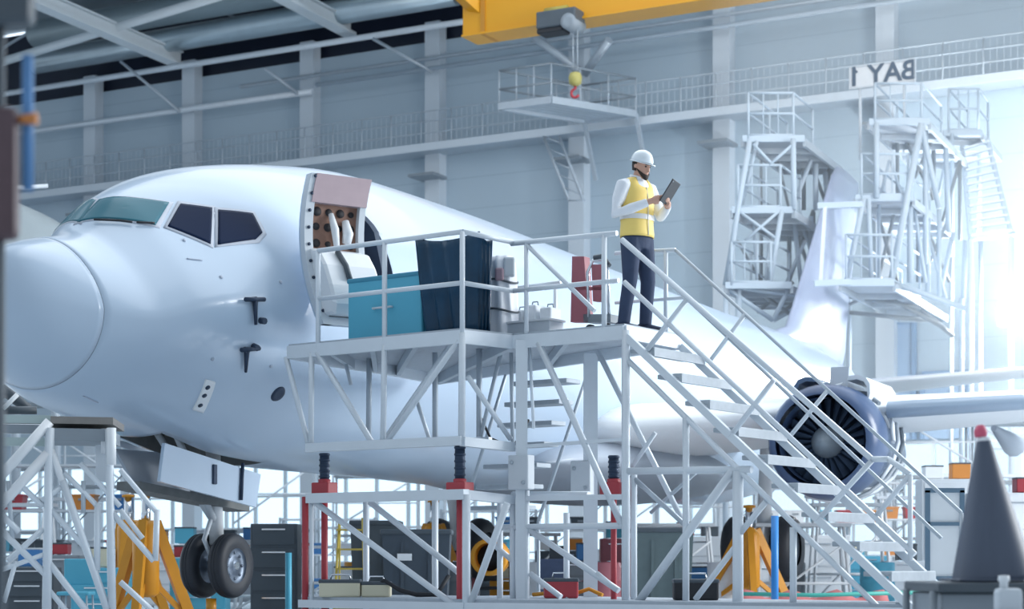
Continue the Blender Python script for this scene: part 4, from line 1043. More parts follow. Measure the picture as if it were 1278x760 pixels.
# ================================================================== TAIL DOCKS
DX = V(.985, -.17, 0).normalized(); DY = PD
DOCKP = mat('dock_pale_blue_paint', (.50, .60, .70), .5)
def dock(label, levels, legs, Y, depth, name='tail_dock', group='tail docks'):
    l0 = levels[-1]; p = at(l0[0], l0[3], Y)
    t = thing(name, label, 'tail dock', V(p.x, p.y, 0), group)
    for (x0, x1, yr, yd, xr, dep, YY) in levels:      # rail box x0..x1, rail top yr, deck yd ; deck reaches xr at the front
        a = at(x0, yd, YY); b = at(x1, yd, YY); b.z = a.z; hr = at(x0, yr, YY).z-a.z
        r = at(xr, yd, YY); r.z = a.z
        l = a-DX*.15
        fb = MB().obox(l, r, .08, .16).build('deck_edge_beam', DOCKP, t)
        MB().prism([l-V(0,0,.05), r-V(0,0,.05), r+DY*dep-V(0,0,.05), l+DY*dep-V(0,0,.05)], (0,0,.05)).build('deck', DECK, t)
        for k in range(4):
            q = l+DY*dep*(k+1)/4; beam(t, 'joist', q-V(0,0,.12), r+DY*dep*(k+1)/4-V(0,0,.12), .08, .14, STEELD)
        MB().obox(l-V(0,0,.1), l+DY*dep-V(0,0,.1), .08, .18).build('deck_edge_beam', STEELD, t)
        MB().obox(r-V(0,0,.1), r+DY*dep-V(0,0,.1), .08, .18).build('deck_edge_beam', STEELD, t)
        g = MB()
        for h in (1, .55, .08):
            g.tube([a+V(0,0,hr*h), b+V(0,0,hr*h)], .032, 6); g.tube([a+V(0,0,hr*h), a+V(0,0,hr*h)+DY*dep*.95], .03, 6); g.tube([b+V(0,0,hr*h), b+V(0,0,hr*h)+DY*dep*.5], .03, 6)
        for q in (a, b, a+DY*dep*.5, b+DY*dep*.5, a+DY*dep*.95, a.lerp(b, .33), a.lerp(b, .66)):
            thin = q in (a.lerp(b, .33), a.lerp(b, .66)); g.tube([q, q+V(0,0,hr)], .018 if thin else .034, 6)
        g.build('guardrail', DOCKP, t)
    for (x0, y0, x1, y1, off, r) in legs:
        p = at(x0, y0, Y)+DY*off; q = at(x1, y1, Y)+DY*off
        k = (Y+DY.y*off)/Y; p = at(x0, y0, Y*k); q = at(x1, y1, Y*k)
        bar(t, 'brace' if abs(x0-x1) > 8 else 'leg', p, q, r, DOCKP if off < 1.2 else DOCKP, 6)
    for (x0, y0, x1, y1, off, r) in BACK.get(YK(Y), []):
        k = (Y+DY.y*off)/Y; bar(t, 'back_brace', at(x0, y0, Y*k), at(x1, y1, Y*k), r, MGREY, 6)
    return t
def YK(y): return int(y*10)
BACK = {448: [(1003,180,1003,262,3,.06),(1003,180,1034,262,3,.05),(1034,210,1034,262,3.4,.05),(985,262,985,352,3,.06),(985,262,1015,352,3,.05),(1015,262,985,352,3,.05),(950,262,950,352,3,.05),(920,300,950,352,2,.04),(1015,265,1015,352,3.2,.06),(950,175,950,262,2.5,.04),(965,175,985,262,2.5,.04),(930,352,990,395,1,.05),(990,352,945,390,1.5,.05),(920,372,1010,372,2,.05),(1000,372,965,398,2,.05)],
 454: [(1120,155,1120,247,3,.05),(1120,155,1165,247,3,.05),(1165,170,1130,247,3,.05),(1165,170,1165,250,3.5,.06),(1090,248,1120,352,2,.05),(1120,250,1095,352,2,.05),(1146,250,1146,352,3,.06),(1146,260,1185,352,3.5,.05),(1185,270,1150,352,3.5,.05),(1060,370,1150,384,2,.06),(1080,356,1180,410,2,.06),(1110,356,1060,380,2,.05),(1130,370,1190,420,3,.06),(1060,390,1160,400,3.5,.06),(1198,200,1198,300,4,.05),(1198,200,1170,300,4,.05)]}
dock('three-level white tail dock left of the fin', [
  (934,990,116,173,1004,3.6,45.0), (921,974,206,262,990,3.6,44.8), (913,962,302,356,988,3.2,44.6)],
  [(936,174,905,356,0,.07),(990,173,991,262,0,.07),(945,176,925,260,.2,.05),(976,262,960,356,0,.07),(921,262,908,356,0,.06),(940,180,965,206,0,.04),(990,180,960,206,0,.04),
   (1012,200,988,262,2.0,.06),(1018,205,1018,262,2.2,.07),(1030,215,1034,270,3.0,.07),(990,265,1000,356,1.5,.06),(1005,300,980,356,1.5,.05),(1012,270,1012,365,2.5,.07),(1000,280,1030,360,2.5,.05),(920,262,972,300,0,.04),(974,262,930,300,0,.04),
   (905,358,965,400,0,.06),(985,358,965,400,0,.06),(965,400,1018,372,1.5,.06),(905,358,1018,372,0,.04), (940,262,945,356,1,.04),(960,300,955,356,1,.04),
   (906,358,905,760,0,.07),(922,358,920,760,0,.07)], 44.8, 4)
dock('three-level white tail dock below the sign', [
  (1092,1150,104,152,1160,5.0,46.0), (1075,1133,192,247,1140,5.0,45.5), (1056,1113,293,353,1116,6.5,45.0)],
  [(1094,153,1094,247,0,.07),(1150,154,1112,353,0,.09),(1150,154,1172,260,0,.07),(1155,160,1155,330,1.5,.07),(1078,248,1056,353,0,.07),(1084,248,1088,353,0,.06),(1136,248,1136,353,.3,.08),(1097,248,1097,353,.8,.05),(1110,200,1098,247,1,.04),(1112,200,1126,247,1,.04),
   (1180,175,1184,290,3,.07),(1158,250,1158,365,2,.07),(1190,290,1172,370,3,.06),(1205,300,1202,372,3.5,.06),(1113,353,1205,385,.2,.07),(1172,260,1172,372,2,.06),
   (1140,250,1155,353,1,.05),(1160,300,1180,372,2,.05),(1060,353,1058,760,5,.07),(1200,372,1200,760,5,.07)], 45.4, 4)
dock('single high tail dock with a stair tower at the right', [
  (1184,1221,111,166,1226,3.0,50.0)],
  [(1188,167,1188,320,0,.06),(1222,167,1222,300,2,.06),(1186,175,1170,250,0,.05),(1188,300,1186,760,2,.06),(1224,300,1224,760,2,.06)], 50.0, 3)
t = thing('stair_tower', 'steep white ladder stairs at the far right under the highest dock rail', 'stairs', zz(at(1230, 300, 50.5), 0))
la, lb_ = at(1201, 182, 50.5), at(1212, 298, 50.5); ra, rb = at(1232, 172, 50.5), at(1262, 292, 50.5)
for p, q in ((la, lb_), (ra, rb)): beam(t, 'stringer', p, q, .08, .12, DOCKP)
for k in range(13): beam(t, 'tread', la.lerp(lb_, (k+.5)/13), ra.lerp(rb, (k+.5)/13), .26, .05, STEEL)
bar(t, 'landing_edge', lb_, rb+DX*.1, .07, DOCKP); bar(t, 'leg', lb_, zz(lb_, 0), .07, STEEL); bar(t, 'leg', rb, zz(rb, 0), .07, STEEL)
# cantilever shelf between docks
t = thing('dock_bridge', 'white bridge beams spanning between the two tail docks in front of the fin', 'bridge', zz(at(1024, 256, 43.4), 0))
beam(t, 'edge_beam', at(1020, 257, 44.0), at(1076, 255, 44.0), .12, .14, DOCKP); beam(t, 'edge_beam', at(1016, 354, 43.0), at(1062, 352, 43.0), .12, .14, DOCKP)
beam(t, 'strut', at(1030, 257, 44.0), at(1024, 353, 43.1), .08, .08, STEEL)

# ================================================================== LEFT STAND AT THE NOSE
LP = V(-4.0, 15.6, 0); LD = V(.97, .24, 0).normalized()
def PL(x, y, off=0): return pv(x, y, V(-3.4, 15.6+off, 0), LD)
ls = thing('nose_stand', 'white tubular stand with stair rails under the aircraft nose at lower left', 'work stand', zz(PL(70, 700), 0))
ztab = PL(100, 520).z
tp = [PL(-60, 516), PL(63, 516), PL(140, 527), PL(152, 536, .9), PL(60, 520, 1.0), PL(-60, 516, 1.0)]
MB().prism([zz(p, ztab-.06) for p in (PL(63,520), PL(141,520), PL(155,520,.9), PL(63,520,.9))], (0,0,.06)).build('table_top', mat('table_brown_grey', (.22,.21,.20), .6, noise=.2), ls)
MB().prism([zz(p, ztab-.20) for p in (PL(64,520), PL(138,520), PL(150,520,.8), PL(64,520,.8))], (0,0,.10)).build('table_frame', MGREY, ls)
for y in (522, 534, 550):
    p, q = PL(-60, y, .3), PL(66, y+2, .3); beam(ls, 'side_beam', p, q, .08, .07, mat('pale_green_steel', (.42,.52,.52), .5) if y != 534 else MGREY)
for (a_, b_, r, m) in (((62,526),(-8,604),.042,OFFW),((60,566),(-8,640),.044,OFFW),((62,534),(58,775),.040,STEEL),((63,560),(79,604),.030,OFFW),((78,600),(138,772),.034,STEEL),((136,536),(140,775),.036,STEEL),((122,628),(121,712),.028,STEEL),
    ((60,632),(112,690),.024,STEEL),((24,604),(54,632),.024,STEEL),((54,660),(10,700),.024,STEEL),((52,625),(76,608),.024,STEEL),((0,660),(60,720),.028,STEEL),((0,640),(24,664),.028,STEEL),((56,696),(110,765),.028,STEEL),((80,590),(122,632),.022,STEEL),((100,578),(150,632),.022,STEEL),((150,636),(178,672),.022,STEEL),((196,636),(194,700),.026,STEEL),((150,586),(196,640),.022,STEEL),((140,640),(192,700),.026,STEEL),((150,726),(190,762),.024,STEEL),((20,700),(5,752),.02,STEEL),((0,712),(60,690),.02,STEEL),((60,735),(85,765),.022,STEEL),((10,600),(16,680),.02,STEELD),((104,600),(104,640),.02,STEELD)):
    bar(ls, 'tube_brace', PL(*a_), PL(*b_), r, m)
bar(ls, 'bracket', PL(130,535,.1), PL(130,566,.1), .03, OFFW); bar(ls, 'bracket', PL(139,534,-.1), PL(139,580,-.1), .04, OFFW)
MB().prism([PL(119,556,.1), PL(135,553,.1), PL(142,604,.1), PL(120,600,.1)], V(0,.05,0)).build('side_plate', LGREY, ls)
for x in (58, 138): MB().lathe(zz(PL(x, 775), 0), [(.09,0),(.09,.02),(.04,.04)], (0,0,1), 14).tube([zz(PL(x, 775), .0), zz(PL(x, 775), .5)], .036, 8).build('foot', STEELD, ls)
# bundle of dark gear on the stand
gp = PL(12, 500, .5)
t = thing('gear_bundle', 'dark bundle of hoses and rods on the nose stand at the left edge', 'equipment', zz(gp, ztab-.1))
MB().tube([PL(-10,500,.6), PL(6,488,.6), PL(22,500,.6), PL(40,512,.6)], [.05,.06,.05,.03], 10).build('hose', DGREY, t)
bar(t, 'rod', PL(4,510,.4), PL(22,492,.4), .02, OFFW); bar(t, 'hose', PL(-10,512,.5), PL(46,512,.5), .035, DGREY)

# ================================================================== CONE AND CART
CYY = 9.5
cc = at(1240, 725, CYY)
cart = thing('work_table', 'dark topped workshop table at lower right carrying the big grey cone', 'table', zz(cc, 0))
MB().box(V(cc.x+.12, cc.y+.1, cc.z-.03), (.95, .8, .05), None, .01).build('table_top', DGREY, cart)
MB().box(V(cc.x+.12, cc.y+.12, cc.z-.20), (.88, .7, .28), None, .01).build('drawer_box', MGREY, cart)
for dx in (-.36, .1, .56):
    for dy in (-.22, .42): bar(cart, 'leg', V(cc.x+dx, cc.y+dy, cc.z-.05), V(cc.x+dx, cc.y+dy, 0), .02, MGREY)
CT = V(-.07, 0, 1).normalized()
co = thing('traffic_cone', 'large dark grey cone standing on the workshop table at right', 'cone', cc)
hC = (725-550)*CYY/F
MB().lathe(cc, [(.20,.0),(.212,.012),(.208,.03),(.036,hC),(.034,hC+.002),(.001,hC+.003)], CT, 48).build('cone_body', CONE, co)
MB().box(cc+V(0,0,.006), (.46,.46,.012), None, .004).build('base', CONE, co)
MB().lathe(cc+CT*hC, [(.032,-.01),(.036,0),(.034,.02),(.001,.022)], (0,0,1), 24).build('tip_collar', OFFW, co)
MB().lathe(cc+CT*(hC+.02)+V(-.015,0,0), [(.001,0),(.03,.0),(.034,.03),(.02,.06),(.001,.065)], (0,0,1), 20).build('tip_knob', mat('knob_pink_red', (.70,.12,.20), .5), co)
jb = V(at(1258, 752, 8.8).x, 8.8, .68)
sk = thing('stool', 'small grey stool holding the pale canister in the lower right corner', 'stool', V(jb.x, jb.y, 0))
MB().box(V(jb.x, jb.y, .635), (.24,.22,.03), None, .01).build('seat', MGREY, sk)
for dx in (-.09,.09):
    for dy in (-.08,.08): bar(sk, 'leg', V(jb.x+dx, jb.y+dy, .63), V(jb.x+dx*1.2, jb.y+dy*1.2, 0), .012, MGREY)
jg = thing('canister', 'pale grey canister with pouring neck at the lower right corner by the cone', 'canister', V(jb.x, jb.y, .65))
MB().box(jb+V(0,0,.03), (.12,.1,.12), None, .02).build('canister_body', LGREY, jg); MB().lathe(jb+V(-.02,0,.09), [(.02,0),(.02,.03),(.028,.035),(.026,.06),(.001,.062)], (0,0,1), 14).build('cap', OFFW, jg)

# ================================================================== BLURRED POST AT LEFT EDGE
fp = thing('equipment_post', 'out-of-focus dark post with blue padding at the left edge close to the camera', 'post', V(-1.40, 5.0, 0))
def AF(x, y, Y=5.0): return at(x, y, Y)
c = AF(4, 150); MB().box(V(c.x, c.y, 1.95), (.085, .06, .36), None, .02).build('dark_housing', mat('housing_brown', (.10,.06,.07), .5, noise=.3), fp)
c2 = AF(31, 150); MB().tube([V(c2.x, c2.y+.03, AF(0,235).z), V(c2.x, c2.y+.03, AF(0,66).z)], .016, 12).build('blue_padding', mat('padding_blue', (.10,.25,.50), .5), fp)
c3 = AF(12, 12); MB().box(V(c3.x, c3.y, c3.z), (.13,.08,.09), None, .02).build('lamp_head', DGREY, fp)
MB().tube([V(c.x-.02, c.y+.02, 0), V(c.x-.02, c.y+.02, 2.45)], .02, 10).build('pole', DGREY, fp)
MB().lathe(V(c.x-.02, c.y+.02, 0), [(.16,0),(.16,.02),(.02,.04)], (0,0,1), 20).build('base', DGREY, fp)
c4 = AF(38, 149); MB().tube([V(c4.x-.035, c4.y, c4.z), V(c4.x+.018, c4.y, c4.z+.002)], [.010,.018], 12).build('orange_lamp', mat('lamp_orange', (.55,.20,.05), .5), fp)  # yellow-orange lamp, drawn in plain unlit orange

# grey domed hull behind the nose at left
gh = thing('parked_hull', 'rounded grey hull of another aircraft behind the nose at far left', 'airplane', zz(at(60, 300, 46), 0))
R = []
for i in range(21):
    t_ = i/20; s = t_*9; r = 2.0*math.sqrt(max(.0004, 1-t_**2.5))
    c = at(-170, 300, 46)+V(1, .25, 0)*(s*.62); c.z = 8.75-.05*s
    R.append([c+V(0,1,0)*r*math.cos(a)+V(0,0,1)*r*.95*math.sin(a) for a in [2*math.pi*k/36 for k in range(36)]])
HULL = mat('hull_grey_green', (.36,.42,.45), .5, noise=.15, scale=1.5)
MB().loft(R).build('hull_shell', HULL, gh)
for x in (-30, 20, 70): bar(gh, 'support_leg', at(x, 300, 46), zz(at(x, 300, 46), 0), .12, STEELD)
MB().tube([at(-80, 240, 43.2), at(60, 232, 43.6)], .05, 8).build('hull_rail', STEEL, gh)
# small aerial on nose silhouette
# ================================================================== FLOODLIGHT
lp = at(1264, 392, 51.0)
fld = thing('floodlight', 'bright white floodlight on a mast at the right edge', 'lamp', zz(lp, 0))
bar(fld, 'mast', zz(lp+V(.0,.25,0), 0), lp+V(0,.25,.2), .05, STEELD)
MB().box(lp+V(.06,.16,0), (.86,.2,.66), None, .04).build('housing', LGREY, fld)
MB().box(lp+V(0,.04,0), (.8,.04,.6), None, .01).build('lamp_face', emit('floodlight_glow', (.95,.98,1), 30), fld)

# ================================================================== FLOOR CLUTTER
def fl_at(px, Y): return V((px-CX)*Y/F, Y, 0)
def sz(px, Y): return px*Y/F
# aircraft jacks (yellow tripods)
def tripod(label, p, h, w, group='yellow aircraft jacks'):
    t = thing('aircraft_jack', label, 'jack', p, group)
    MB().lathe(p+V(0,0,h*.25), [(.10,0),(.17,.05),(.17,h*.5),(.10,h*.56)], (0,0,1), 20).build('cylinder', YELJ, t)
    MB().tube([p+V(0,0,h*.75), p+V(0,0,h)], .06, 12).build('ram', CHROME, t)
    MB().lathe(p+V(0,0,h), [(.0,0),(.10,0),(.10,.04),(.0,.05)], (0,0,1), 14).build('pad', YELJ, t)
    for k in range(3):
        a = k*2.094+.5; u = V(math.cos(a), math.sin(a), 0)
        MB().obox(p+u*.12+V(0,0,h*.8), p+u*w+V(0,0,.08), .10, .14).build('leg', YELJ, t)
        MB().obox(p+u*.12+V(0,0,h*.35), p+u*w*.93+V(0,0,.14), .05, .07).build('stay', YELJ, t)
        MB().lathe(p+u*w, [(.12,0),(.12,.04),(.03,.08)], (0,0,1), 14).build('foot', DGREY, t)
    return t
tripod('yellow tripod jack under the nose left of the nose wheels', fl_at(182, 23.5), 1.75, .62)
tripod('yellow tripod jack seen through the stairs under the wing root', fl_at(935, 29.5), 1.75, .85)
tripod('yellow jack half hidden behind the dark bin under the platform', fl_at(541, 31.5), 1.9, .7)
tripod('yellow jack on the far side of the fuselage left of the other nose jack', fl_at(160, 29), 1.9, .6)

def cabinet(label, p, w, d, h, m, group=None, drawers=3, name='tool_cabinet', cat='cabinet', casters=True):
    t = thing(name, label, cat, p, group); z0 = .1 if casters else 0
    MB().box(p+V(0,0,z0+(h-z0)/2), (w, d, h-z0), None, .015).build('body', m, t)
    for k in range(drawers):
        zc = z0+(h-z0)*(k+.5)/drawers
        f = MB().box(p+V(0,-d/2-.008,zc), (w*.9, .016, (h-z0)/drawers*.85), None, .004).build('drawer', m, t)
        MB().box(p+V(0,-d/2-.03,zc+(h-z0)/drawers*.25), (w*.5, .02, .02)).build('handle', CHROME, f)
    if casters:
        for sx in (-1,1):
            for sy in (-1,1): MB().lathe(p+V(sx*w*.4, sy*d*.4, .05), [(.01,-.02),(.05,-.02),(.05,.02),(.01,.02)], (1,0,0), 12).build('caster', BLACK, t)
    return t
def bin_(label, p, w, d, h, m, lid=True):
    t = thing('waste_container', label, 'container', p)
    b0, b1 = [V(sx*w*.43, sy*d*.43, .08) for sx, sy in ((-1,-1),(1,-1),(1,1),(-1,1))], [V(sx*w*.5, sy*d*.5, h) for sx, sy in ((-1,-1),(1,-1),(1,1),(-1,1))]
    MB().loft([[p+v for v in b0], [p+v for v in b1]], False).build('body', m, t)
    MB().box(p+V(0,0,h), (w*1.05, d*1.05, .07), None, .02).build('lid', m if not lid else DGREY, t)
    for k in (-.2, .2): MB().box(p+V(k*w, -d*.48, h*.5), (.04, .04, h*.8)).build('rib', m, t)
    for sx in (-1,1): MB().lathe(p+V(sx*w*.35, -d*.3, .08), [(.01,-.03),(.08,-.03),(.08,.03),(.01,.03)], (1,0,0), 14).build('wheel', BLACK, t)
    return t
b1 = bin_('dark blue-grey waste container with a white label under the platform', fl_at(521, 24.5), sz(84,24.5), .8, 1.28, mat('bin_slate', (.055,.075,.10), .5, noise=.1))
MB().box(fl_at(505, 24.08)+V(0,-.02,.95), (.19,.015,.09)).build('paper_label', OFFW, b1)
bin_('dark green-grey waste container framed below the stairs landing', fl_at(826, 24.0), sz(72,24), .8, 1.30, mat('bin_green_grey', (.10,.14,.15), .55, noise=.15))
bin_('black waste container just left of the central columns', fl_at(470, 27.0), sz(60,27), .8, 1.45, DGREY)

cabinet('black equipment cabinet between nose wheels and red platform post', fl_at(345, 27.5), sz(58,27.5), .6, 1.45, DGREY, drawers=4)
def board(label, x0, y0, x1, y1, Y):
    p, q = at(x0, y1, Y), at(x1, y0, Y); c = (p+q)/2; w, h = q.x-p.x, q.z-p.z
    t = thing('whiteboard', label, 'board', V(c.x, c.y, 0))
    MB().box(c, (w, .03, h)).build('panel', OFFW, t)
    f = MB()
    f.box(V(c.x, c.y-.02, p.z), (w+.05, .04, .05)).box(V(c.x, c.y-.02, q.z), (w+.05, .04, .05)).box(V(p.x, c.y-.02, c.z), (.05,.04,h)).box(V(q.x, c.y-.02, c.z), (.05,.04,h))
    f.box(V(c.x, c.y-.02, p.z+h*.62), (w, .04, .04)); f.build('frame', mat('board_frame', (.12,.2,.28), .5), t)
    for x in (p.x, q.x): bar(t, 'leg', V(x, c.y, p.z), V(x, c.y, 0), .02, STEELD)
board('wide white board with dark frame left of the grey cone', 1157, 612, 1200, 722, 20.0)
bw = cabinet('white cabinet with dark bar beyond the whiteboard at right', fl_at(1010, 36), 1.5, .6, 1.4, OFFW, drawers=2)

# shelving racks with crates, in the far zone under the aircraft
rack_no = 0
CR = [('teal', TEAL), ('white', OFFW), ('charcoal', DGREY), ('red', RED), ('pale', LGREY), ('blue', mat('crate_blue', (.06,.22,.50), .5)), ('orange', mat('crate_orange', (.65,.25,.05), .5))]
def crate_proto(cn, m):
    t = thing('storage_crate', 'x', 'crate', (0,0,0)); 
    o = MB().loft([[V(x*.19,y*.16,0) for x,y in ((-1,-1),(1,-1),(1,1),(-1,1))], [V(x*.22,y*.19,.26) for x,y in ((-1,-1),(1,-1),(1,1),(-1,1))]], False).build('crate_body', m, t, True)
    r = MB().box(V(0,0,.27), (.48,.42,.03), None, .008).build('rim', m, t, True)
    h = MB().box(V(0,-.195,.19), (.14,.02,.04)).build('handle', MGREY, t, True)
    KIDS[t.name] = [o, r, h]
    return t
PRO = {}
def rack(p, w, h, nlev, where):
    t = thing('shelving_rack', 'grey open shelving rack '+where, 'shelving', p)
    for sx in (-1,1):
        for sy in (-1,1): MB().box(p+V(sx*w/2, sy*.3, h/2), (.06,.06,h)).build('upright', STEELD, t)
    zs = []
    for k in range(nlev):
        z = .15+(h-.2)*k/(nlev-1); zs.append(z); MB().box(p+V(0,0,z), (w, .62, .04)).build('shelf', LGREY, t)
    MB().tube([p+V(-w/2,.3,.15), p+V(w/2,.3,h)], .015, 6).build('cross_brace', STEELD, t)
    rnd = random.Random(int(p.x*100)+7)
    posn = ['leftmost', 'second', 'third', 'fourth', 'fifth', 'sixth']
    for li, z in enumerate(zs[:-1]):
        n = max(1, int(w/.52)); idx = 0
        for k in range(n):
            if rnd.random() < .3: continue
            cn, m = CR[rnd.randrange(len(CR))]
            loc = p+V(-w/2+.28+k*(w-.4)/max(1, n-1)*.98 if n > 1 else 0, -.05, z+.02)
            lab = '%s crate %s on the %s shelf of the rack %s' % (cn, posn[idx], ['bottom','second','third','fourth'][li], where.split(' with ')[0])
            idx += 1
            if cn not in PRO:
                PRO[cn] = crate_proto(cn, m); r = PRO[cn]; r.location = loc; r['label'] = lab; r['group'] = 'storage crates on the racks'
            else: dup(PRO[cn], loc, lab, None, 'storage crates on the racks')
rack(fl_at(80, 34), 2.4, 2.7, 4, 'behind the nose stand')
rack(fl_at(690, 40), 2.6, 2.3, 4, 'between the central columns')
rack(fl_at(610, 43), 2.2, 2.1, 3, 'right of the red jack leg')
rack(fl_at(1020, 42), 2.8, 2.6, 4, 'beyond the yellow jack')
rack(fl_at(410, 47), 2.4, 2.0, 3, 'beside the left red post')
rack(fl_at(880, 46), 2.4, 2.3, 4, 'behind the green-grey container')
rack(fl_at(1120, 44), 2.2, 2.8, 4, 'near the whiteboard')
rack(fl_at(0, 40), 2.6, 3.0, 4, 'at the left edge')
cabs = [(250, 30, .9, .95, TEAL, 'teal cabinet behind the nose wheels'), (215, 33, 1.0, 1.2, OFFW, 'white cabinet left behind the nose wheels'), (128, 27, .8, .8, TEAL, 'teal cabinet between the nose stand posts'),
 (300, 36, 1.0, 1.3, LGREY, 'pale cabinet right behind the nose wheels'), (365, 41, .9, 1.0, MGREY, 'mid grey cabinet by the left red post'), (430, 33, .8, .5, OFFW, 'low white chest inside the lower frame'),
 (495, 38, 1.2, .9, LGREY, 'pale chest behind the dark waste container'), (575, 34, .7, 1.2, REDM, 'maroon cabinet beside the second red jack leg'), (600, 38, .9, 1.0, DGREY, 'dark cabinet left of the central columns'),
 (640, 32, .8, .6, YELJ, 'orange-yellow chest at the foot of the central column'), (715, 31, .9, .9, MGREY, 'mid grey cabinet between the columns'), (768, 33, .55, 1.3, REDM, 'maroon cabinet right of the far column'),
 (700, 36, 1.0, 1.1, DGREY, 'dark cabinet between the columns, behind the mid grey one'), (890, 33, 1.0, .55, BLACK, 'low black chest below the stairs'), (870, 38, 1.0, 1.4, LGREY, 'pale cabinet left of the stair jack'),
 (960, 38, .9, 1.2, OFFW, 'white cabinet right of the stair jack'), (1075, 37, 1.0, 1.0, TEALD, 'dark teal cabinet behind the lower stairs'), (1130, 33, .8, .9, LGREY, 'pale cabinet at the stair foot'),
 (1255, 30, 1.2, 2.0, OFFW, 'tall white cabinet at the right edge behind the cone'), (1180, 34, 1.0, 2.4, LGREY, 'tall pale cabinet behind the whiteboard'), (40, 29, .8, .8, DGREY, 'dark cabinet at the left edge'), (75, 31, .8, 1.0, MGREY, 'mid grey cabinet behind the stand post')]
for px, Y, w, h, m, lab in cabs: cabinet(lab, fl_at(px, Y), w, .55, h, m, 'cabinets on the hangar floor', 3)
BOXC = [('small red box', RED), ('small white box', OFFW), ('small charcoal box', DGREY), ('small orange box', MATS['crate_orange']), ('small blue box', MATS['crate_blue']), ('small teal box', TEAL), ('small cream box', MATS['box_cream'] if 'box_cream' in MATS else mat('box_cream', (.70,.66,.50), .5))]
for i, (px, Y, w, h, m, lab) in enumerate(cabs):
    for k in range(2 if w >= .9 else 1):
        nm, bm_ = BOXC[(i*3+k*2) % len(BOXC)]; q = fl_at(px, Y)+V((-.25+.5*k)*w if w >= .9 else 0, -.05, h+.01)
        t = thing('equipment_box', nm+' on the '+lab, 'box', q, 'small boxes on the cabinets'); hh = .18+.05*((i+k)%3)
        MB().box(q+V(0,0,hh/2), (.34,.3,hh), None, .015).build('box_body', bm_, t); MB().box(q+V(0,0,hh), (.35,.31,.03), None, .01).build('lid', DGREY if m is not DGREY else LGREY, t)
# barrels
def barrel(label, p, m):
    t = thing('barrel', label, 'barrel', p, 'barrels on the hangar floor')
    MB().lathe(p, [(.27,0),(.29,.02),(.29,.28),(.30,.3),(.29,.32),(.29,.56),(.30,.58),(.29,.6),(.29,.86),(.27,.88)], (0,0,1), 24).build('drum', m, t)
    MB().lathe(p+V(.1,0,.88), [(.03,0),(.03,.02),(.0,.02)], (0,0,1), 10).build('bung', CHROME, t)
for px, Y, m, lab in ((60,33,TEALD,'dark teal barrel behind the stand post at left'), (235,34,DGREY,'dark barrel behind the nose wheels'), (448,36,YELJ,'yellow barrel inside the lower frame'), (560,30,DGREY,'dark barrel right of the waste container'), (675,30,OFFW,'white barrel between the columns'), (752,29,REDM,'maroon barrel beside the far column'), (905,30,OFFW,'white barrel left of the yellow stair jack'), (985,33,DGREY,'dark barrel under the lower stairs'), (1095,31,TEAL,'teal barrel by the stair foot')):
    barrel(lab, fl_at(px, Y), m)
# stands/trestles with light frames, seen as white lattice
def trestle(label, p, w, h):
    t = thing('trestle_stand', label, 'stand', p, 'white trestle stands')
    for sx in (-1,1):
        for sy in (-1,1): bar(t, 'leg', p+V(sx*w/2, sy*.35, 0), p+V(sx*w*.42, sy*.2, h), .03, OFFW)
        bar(t, 'cross_bar', p+V(sx*w*.47, -.3, h*.35), p+V(sx*w*.47, .3, h*.35), .02, OFFW)
    bar(t, 'cross_bar', p+V(-w*.47,-.3,h*.35), p+V(w*.47,-.3,h*.35), .025, OFFW); bar(t, 'brace', p+V(-w*.48,-.33,h*.1), p+V(w*.44,-.25,h*.8), .02, OFFW)
    MB().box(p+V(0,0,h), (w, .5, .06)).build('top', LGREY, t)
for px, Y, w, h, lab in ((340,31,1.2,.9,'white trestle left of the red posts'),(270,38,1.6,1.5,'white trestle far behind the nose wheels'),(420,40,1.4,1.2,'white trestle far inside the lower frame'),(660,35,1.2,1.4,'white trestle behind the central column'),(840,36,1.6,1.6,'white trestle behind the green-grey container'),(1000,31,1.6,1.5,'white trestle behind the lower stairs'),(1060,33,1.4,1.9,'white trestle under the engine'),(1140,38,1.6,2.2,'tall white trestle behind the whiteboard'),(1225,37,2.0,2.6,'tall white trestle under the wing at right'),(100,36,1.5,2.1,'tall white trestle behind the nose stand'),(20,33,1.4,1.9,'white trestle at the left edge')):
    trestle(lab, fl_at(px, Y), w, h)
# red covered low load under the stairs and green rail
p = fl_at(1010, 27.5)
t = thing('covered_pallet', 'low pallet with red and white sheeting under the lower stairs', 'pallet', p)
MB().box(p+V(0,0,.08), (2.2,1.0,.14)).build('pallet', LGREY, t)
R = []
for i in range(17):
    x = -1.1+2.2*i/16; R.append([p+V(x, .5*math.cos(a), .15+(.26+.07*math.sin(i*1.3))*max(0, math.sin(a))*1.0) for a in [math.pi*k/12 for k in range(13)]]+[p+V(x,-.5,.14), p+V(x,.5,.14)])
MB().loft(R).build('red_sheet', mat('sheet_red', (.50,.16,.16), .6, noise=.5, scale=2.5), t)
MB().tube([p+V(-1.2,-.55,.42), p+V(0,-.6,.40), p+V(1.5,-.55,.44)], .03, 8).build('green_pipe', mat('pipe_green', (.05,.35,.30), .5), t)
p = fl_at(967, 24.5)
t = thing('blue_post', 'bright blue bollard post beside the stairs support', 'post', p)
MB().tube([p, p+V(0,0,1.5)], .05, 12).build('post_body', mat('post_blue', (.02,.20,.55), .4), t); MB().lathe(p, [(.14,0),(.14,.02),(.05,.04)], (0,0,1), 16).build('base', DGREY, t)
p = fl_at(360, 22.5)
t = thing('teal_post', 'slim teal bollard post left of the red platform posts', 'post', p)
MB().tube([p, p+V(0,0,1.0)], .04, 12).build('post_body', TEAL, t); MB().lathe(p, [(.12,0),(.12,.02),(.05,.04)], (0,0,1), 16).build('base', DGREY, t)
